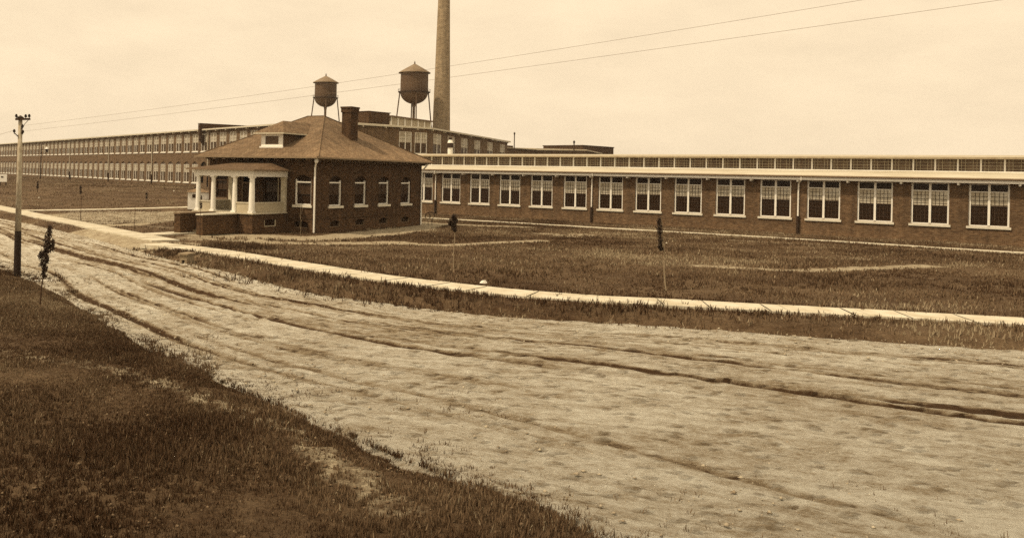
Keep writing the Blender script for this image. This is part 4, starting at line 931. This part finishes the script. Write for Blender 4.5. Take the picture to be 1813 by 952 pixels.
# street lamp in the far field
lb = GT(71.3, 316.5); hh_ = P(73, 255, lb.y).z-lb.z
lamp = thing('street_lamp', 'far slender lamp post with hanging white hooded lamp before the long mill', 'street lamp', lb)
m_ = MB(); m_.tube([(0, 0, 0), (.1, 0, hh_)], [.16, .10], 8); m_.build('post', DARKWOOD, lamp)
k_ = lb.y/FPX
m_ = MB(); m_.tube([(0, 0, hh_-.3), (11*k_, -.2, hh_-.7)], .06, 6); m_.tube([(.1, 0, hh_-12.6*k_), (21*k_, -.1, hh_-13*k_)], .06, 6); m_.build('arm', WHITE_OLD, lamp)
m_ = MB(); m_.lathe([(.05, hh_-5*k_), (.2, hh_-6*k_), (.42, hh_-8.6*k_), (.40, hh_-9*k_)], 14, (11*k_, -.2)); m_.build('hood', WHITE, lamp)
m_ = MB(); m_.lathe([(.40, hh_-9.02*k_), (.33, hh_-11*k_), (.2, hh_-14*k_), (.05, hh_-15.5*k_)], 14, (11*k_, -.2)); m_.build('lamp_body', IRON, lamp)

# ================================================================== SAPLINGS
LEAF = mat('sapling_leaves', .032, .5, 9, .7)
def sapling(base, h, lumps, label, lean=0, r=.02, pale=False, nleaf=70, leaf=.05, group='young street trees'):
    """lumps: (x offset, height, half width, half height) of the crown's leaf clumps"""
    o = thing('sapling', label, 'sapling', base, 0, group)
    m = MB(); pts = []; n = 8
    for k in range(n+1): t = k/n; pts.append((-lean*t+.02*math.sin(t*9+h), .015*math.sin(t*7), h*t-.03))
    m.tube(pts, [r*(1-.75*k/n) for k in range(n+1)], 7)
    if not lumps:
        for k in range(4): t = .55+.1*k; s = 1 if k % 2 else -1; m.tube([(-lean*t, 0, h*t), (-lean*t+s*.10*h*.4, .04, h*t+.13*h)], [r*.4, r*.2], 5)
    for (x, z, a, b) in lumps:
        t = max(0, (z-b)/h); m.tube([(-lean*t, 0, t*h), (x, 0, z)], [r*.5, r*.2], 5)
        for _ in range(5): m.tube([(x*.5, 0, z-b*.5), (x+random.uniform(-1.2, 1.2)*a, random.uniform(-1, 1)*a, z+random.uniform(-.3, 1.2)*b)], [r*.25, r*.1], 4)
    m.build('trunk', BARK_PALE if pale else BARK, o)
    if lumps:
        c = MB()
        for (x, z, a, b) in lumps:
            for _ in range(nleaf):
                while True:
                    q = Vector((random.uniform(-1, 1), random.uniform(-1, 1), random.uniform(-1, 1)))
                    if q.length < 1: break
                q = q*(.6+.75*random.random()); p = Vector((x+q.x*a, q.y*a, z+q.z*b)); s = leaf*random.uniform(.5, 1.2)
                u = Vector((random.gauss(0, 1), random.gauss(0, 1), random.gauss(0, 1))).normalized(); v = u.orthogonal().normalized()
                c.face([p-u*s, p+v*s*.55, p+u*s, p-v*s*.55])
        c.build('crown', LEAF, o)
    return o
def sap_px(px, by, ty, lumps, label, lean_px=0, r=.02, **kw):
    b = GT(px, by); k = b.y/FPX; h = (by-ty)*k
    L_ = [((x-px-(by-y)*.022)*k, (by-y)*k, a*k, bb*k) for x, y, a, bb in lumps]
    return sapling(b, h, L_, label, -lean_px*k, r, **kw)
sap_px(70, 541, 396, [(88, 408, 4, 10), (86, 420, 6, 12), (83, 432, 8, 12), (87, 440, 7, 10), (94, 432, 3, 9), (80, 448, 7, 12), (83, 458, 6, 9), (72, 452, 4, 8), (76, 465, 6, 8), (79, 474, 5, 7), (77, 485, 3, 7)], 'dark leafy sapling nearest the utility pole, beside the dirt road', 16, .028, nleaf=150, leaf=.036)
sap_px(803, 478, 377, [(804, 384, 4, 6), (800, 392, 7, 5), (807, 391, 4, 5), (803, 400, 5, 5), (805, 407, 4, 4), (797, 396, 3, 3)], 'leafy sapling standing in the meadow just right of the brick office', 0, .026, pale=True, nleaf=110, leaf=.06)
sap_px(1179, 513, 384, [(1167, 392, 3.5, 7), (1168, 403, 5, 7), (1168, 412, 4, 5), (1169, 424, 4, 7), (1168, 434, 4, 5), (1171, 440, 3, 4)], 'leaning sapling with pale trunk in the meadow before the low wing', -10, .032, pale=True, nleaf=110, leaf=.055)
sap_px(143, 391, 327, [(143, 332, 2, 4), (143, 340, 2, 5)], 'thin sapling by the sidewalk, left of the bare garden plots', 0, .03, nleaf=30, leaf=.09)
sap_px(238.5, 406, 360, [], 'bare leafless sapling whip between the cross walk and entry walk', 0, .022)
sap_px(354, 420, 348, [(356, 361, 2.5, 4), (356, 366, 2, 3)], 'slender sapling just in front of the porch steps', 0, .03, nleaf=26, leaf=.06)
sap_px(531, 452, 366, [], 'pale forked sapling whip before the office front window', 0, .012, pale=True)
sap_px(260, 357, 339, [(260, 344, 1.6, 4), (259.5, 350, 1.4, 3)], 'small dark sapling alone in the grass field left of the porch', 0, .04, nleaf=24, leaf=.12)
sap_px(66, 340, 320, [(67, 325, 2, 4), (66, 331, 2.2, 3)], 'small dark sapling in the field just below the far lamp post', 0, .05, nleaf=24, leaf=.14)
sap_px(124.5, 322, 306, [(124, 310, 1.5, 3), (124, 315, 1.6, 3)], 'small dark sapling close to the long mill wall', 0, .05, nleaf=20, leaf=.16)

# ================================================================== SMALL THINGS
# white shed with hipped roof behind the porch
sb_ = GT(332, 370.5); k_ = sb_.y/FPX
shd = thing('white_shed', 'small white shed with grey hipped roof beyond the left end of the porch', 'shed', sb_, math.radians(2))
W_, Hh = 33*k_, 31*k_
m_ = MB(); m_.box(0, W_, 0, 3, 0, Hh); m_.build('wall', WHITE, shd)
m_ = MB(); z_ = Hh+.003; a_, b_, c_, d_ = (-.2, -.2, z_), (W_+.2, -.2, z_), (W_+.2, 3.2, z_), (-.2, 3.2, z_); e_, f_ = (1.2, 1.5, z_+.55), (W_-1.2, 1.5, z_+.55)
m_.face([a_, b_, f_, e_]); m_.face([b_, c_, f_]); m_.face([c_, d_, e_, f_]); m_.face([d_, a_, e_]); m_.face([a_, d_, c_, b_]); m_.build('roof', SHINGLE, shd)
m_ = MB(); m_.box(.45, .85, -.03, -.004, Hh*.66, Hh*.86); m_.build('vent', DARKWOOD, shd)
m_ = MB(); m_.box(W_-.75, W_-.45, -.03, -.004, Hh*.35, Hh*.8); m_.build('door', DARKWOOD, shd)
# notice board at the left edge
nb_ = GT(5, 328); k_ = nb_.y/FPX
nbd = thing('notice_board', 'white board on short posts in the far field at the left edge', 'notice board', nb_)
m_ = MB(); m_.box(-7*k_, 7*k_, -.05, .05, 6*k_, 19.5*k_); m_.build('board', WHITE, nbd)
m_ = MB(); m_.box(-3.4*k_, 1*k_, -.075, -.052, 13.5*k_, 16*k_); m_.build('painted_mark', DARKWOOD, nbd)
for s in (-5, 5): m_ = MB(); m_.box(s*k_-.07, s*k_+.07, .052, .15, 0, 19*k_); m_.build('post', DARKWOOD, nbd)
# culvert box
cb = GT(331, 455.5); k_ = cb.y/FPX
cv = thing('culvert_box', 'small stone box drain in the ditch beside the sidewalk', 'drain', (cb.x, cb.y, cb.z-.36), math.radians(-20))
w = 7.0*k_
m_ = MB(); m_.box(-w, -.08, -.35, -.25, 0, .5); m_.box(.08, w, -.35, -.25, 0, .5); m_.box(-.08, .08, -.35, -.25, .25, .5); m_.box(-w, -w+.1, -.249, .35, 0, .5); m_.box(w-.1, w, -.249, .35, 0, .5); m_.box(-w+.1, w-.1, .25, .35, 0, .5); m_.build('box', DIRTY_STONE, cv)
m_ = MB(); m_.box(-w-.07, w+.07, -.42, .42, .502, .58); m_.build('cover_slab', DIRTY_STONE, cv)
m_ = MB(); m_.box(-.08, .08, -.24, -.2, 0, .25); m_.build('drain_hole', TAR, cv)
# crumpled paper on the grass edge
pp_ = GT(856, 507); m_ = MB(); R_ = random.Random(3)
ring = [[(.0+.16*math.cos(a+.3*j)*(1-.28*j)*(1+.25*R_.uniform(-1, 1)), .08*math.sin(a+.3*j)*(1-.28*j), .12+.05*j+.03*R_.random()) for a in [2*PI*k/9 for k in range(9)]] for j in range(3)]
for a_, b_ in zip(ring, ring[1:]):
    for k in range(9): j = (k+1) % 9; m_.face([a_[k], a_[j], b_[j], b_[k]])
m_.face(ring[-1]); m_.face(ring[0][::-1])
tag(m_.build('crumpled_paper', WHITE, None, pp_, .35), 'crumpled white paper lying at the meadow edge by the sidewalk', 'paper')
pk = GT(78, 486.5); m_ = MB(); m_.box(-.34, .34, -.06, .06, .05, .10); m_.box(-.30, -.24, -.05, .05, 0, .05); m_.box(.24, .30, -.05, .05, 0, .05)
tag(m_.build('plank', WHITE, None, (pk.x, pk.y, float(terrain(pk.x, pk.y))+.12), .15), 'short white plank lying on the ground behind the nearest sapling', 'plank')
for i, (px_, py_, lb_) in enumerate(((69, 352, 'pale stone in the grass field right of the utility pole'), (308, 340, 'pale stone in the grass field near the white shed'), (1180, 433, 'pale stone in the meadow beside the leaning sapling'))):
    q = GT(px_, py_); m_ = MB(); r_s = q.y/FPX*1.5; m_.lathe([(r_s*.8, 0), (r_s, r_s*.5), (r_s*.7, r_s*1.1), (0, r_s*1.3)], 9)
    tag(m_.build('field_stone', STONE, None, (q.x, q.y, q.z+.08), i), lb_, 'stone', 'pale stones in the grass')

# ================================================================== LIGHT, SKY, CAMERA
SUN_D = Vector((-.93, -.36, 0)).normalized(); EL = math.radians(55)
sv = Vector((SUN_D.x*math.cos(EL), SUN_D.y*math.cos(EL), math.sin(EL)))
sl = bpy.data.lights.new('sun', 'SUN'); sl.energy = 3.5; sl.angle = math.radians(2.5); sl.color = (1.0, .80, .55)
so = bpy.data.objects.new('sun', sl); COL.objects.link(so); so.rotation_euler = (-sv).to_track_quat('-Z', 'Y').to_euler(); so.location = (-40, 0, 60)
W = bpy.data.worlds.new('World'); scn.world = W; W.use_nodes = True; N = W.node_tree.nodes; L = W.node_tree.links
bg = N['Background']
sk = N.new('ShaderNodeTexSky'); sk.sky_type = 'NISHITA'; sk.sun_disc = False; sk.sun_elevation = EL; sk.sun_rotation = math.atan2(sv.x, sv.y); sk.air_density = 1.5; sk.dust_density = 3
bw = N.new('ShaderNodeRGBToBW'); L.new(sk.outputs[0], bw.inputs[0])
tc = N.new('ShaderNodeTexCoord'); mp = N.new('ShaderNodeMapping'); mp.inputs['Scale'].default_value = (3, 3, 9); L.new(tc.outputs['Generated'], mp.inputs[0])
nz = N.new('ShaderNodeTexNoise'); nz.inputs['Scale'].default_value = 3; nz.inputs['Detail'].default_value = 9; nz.inputs['Roughness'].default_value = .6; L.new(mp.outputs[0], nz.inputs['Vector'])
mr = N.new('ShaderNodeMapRange'); mr.inputs['From Min'].default_value = .3; mr.inputs['From Max'].default_value = .7; mr.inputs['To Min'].default_value = .90; mr.inputs['To Max'].default_value = 1.01; L.new(nz.outputs['Fac'], mr.inputs['Value'])
# a thin even overcast in front of the clear sky
sc1 = N.new('ShaderNodeMath'); sc1.operation = 'MULTIPLY'; L.new(bw.outputs[0], sc1.inputs[0]); sc1.inputs[1].default_value = .25; 
mn = N.new('ShaderNodeMath'); mn.operation = 'MINIMUM'; L.new(sc1.outputs[0], mn.inputs[0]); mn.inputs[1].default_value = 2.2
ov_ = N.new('ShaderNodeMath'); ov_.operation = 'ADD'; L.new(mn.outputs[0], ov_.inputs[0]); ov_.inputs[1].default_value = 9.7
mm = N.new('ShaderNodeMath'); mm.operation = 'MULTIPLY'; L.new(ov_.outputs[0], mm.inputs[0]); L.new(mr.outputs[0], mm.inputs[1])
cs_ = N.new('ShaderNodeVectorMath'); cs_.operation = 'SCALE'; cs_.inputs[0].default_value = (1.0, .80, .545); L.new(mm.outputs[0], cs_.inputs['Scale'])
L.new(cs_.outputs[0], bg.inputs['Color']); bg.inputs['Strength'].default_value = .1

hz = MB(); hz.box(-420, 420, -40, 520, -2.5, 75); ho = hz.build('haze', bpy.data.materials.new('haze_air')); ho['kind'] = 'stuff'
hm = ho.data.materials[0]; hm.use_nodes = True; N = hm.node_tree.nodes; N.remove(N['Principled BSDF']); pv = N.new('ShaderNodeVolumePrincipled')
pv.inputs['Color'].default_value = (.95, .93, .9, 1); pv.inputs['Density'].default_value = .00018; pv.inputs['Anisotropy'].default_value = .2; hm.node_tree.links.new(pv.outputs[0], N['Material Output'].inputs['Volume'])
cam = bpy.data.cameras.new('camera'); co = bpy.data.objects.new('camera', cam); COL.objects.link(co)
c_, s_ = math.cos(ROLL), math.sin(ROLL)
co.matrix_world = Matrix(((c_, -s_, 0, 0), (0, 0, -1, 0), (s_, c_, 0, CH), (0, 0, 0, 1)))
cam.sensor_width = 36; cam.lens = 36*FPX/1813; cam.shift_x = (906.5-600)/1813; cam.shift_y = -(476-307)/1813; cam.clip_start = .1; cam.clip_end = 9000
scn.camera = co
scn.view_settings.view_transform = 'Standard'; scn.view_settings.look = 'None'; scn.view_settings.exposure = 0; scn.view_settings.gamma = 1
scn.cycles.max_bounces = 5; scn.cycles.use_denoising = False
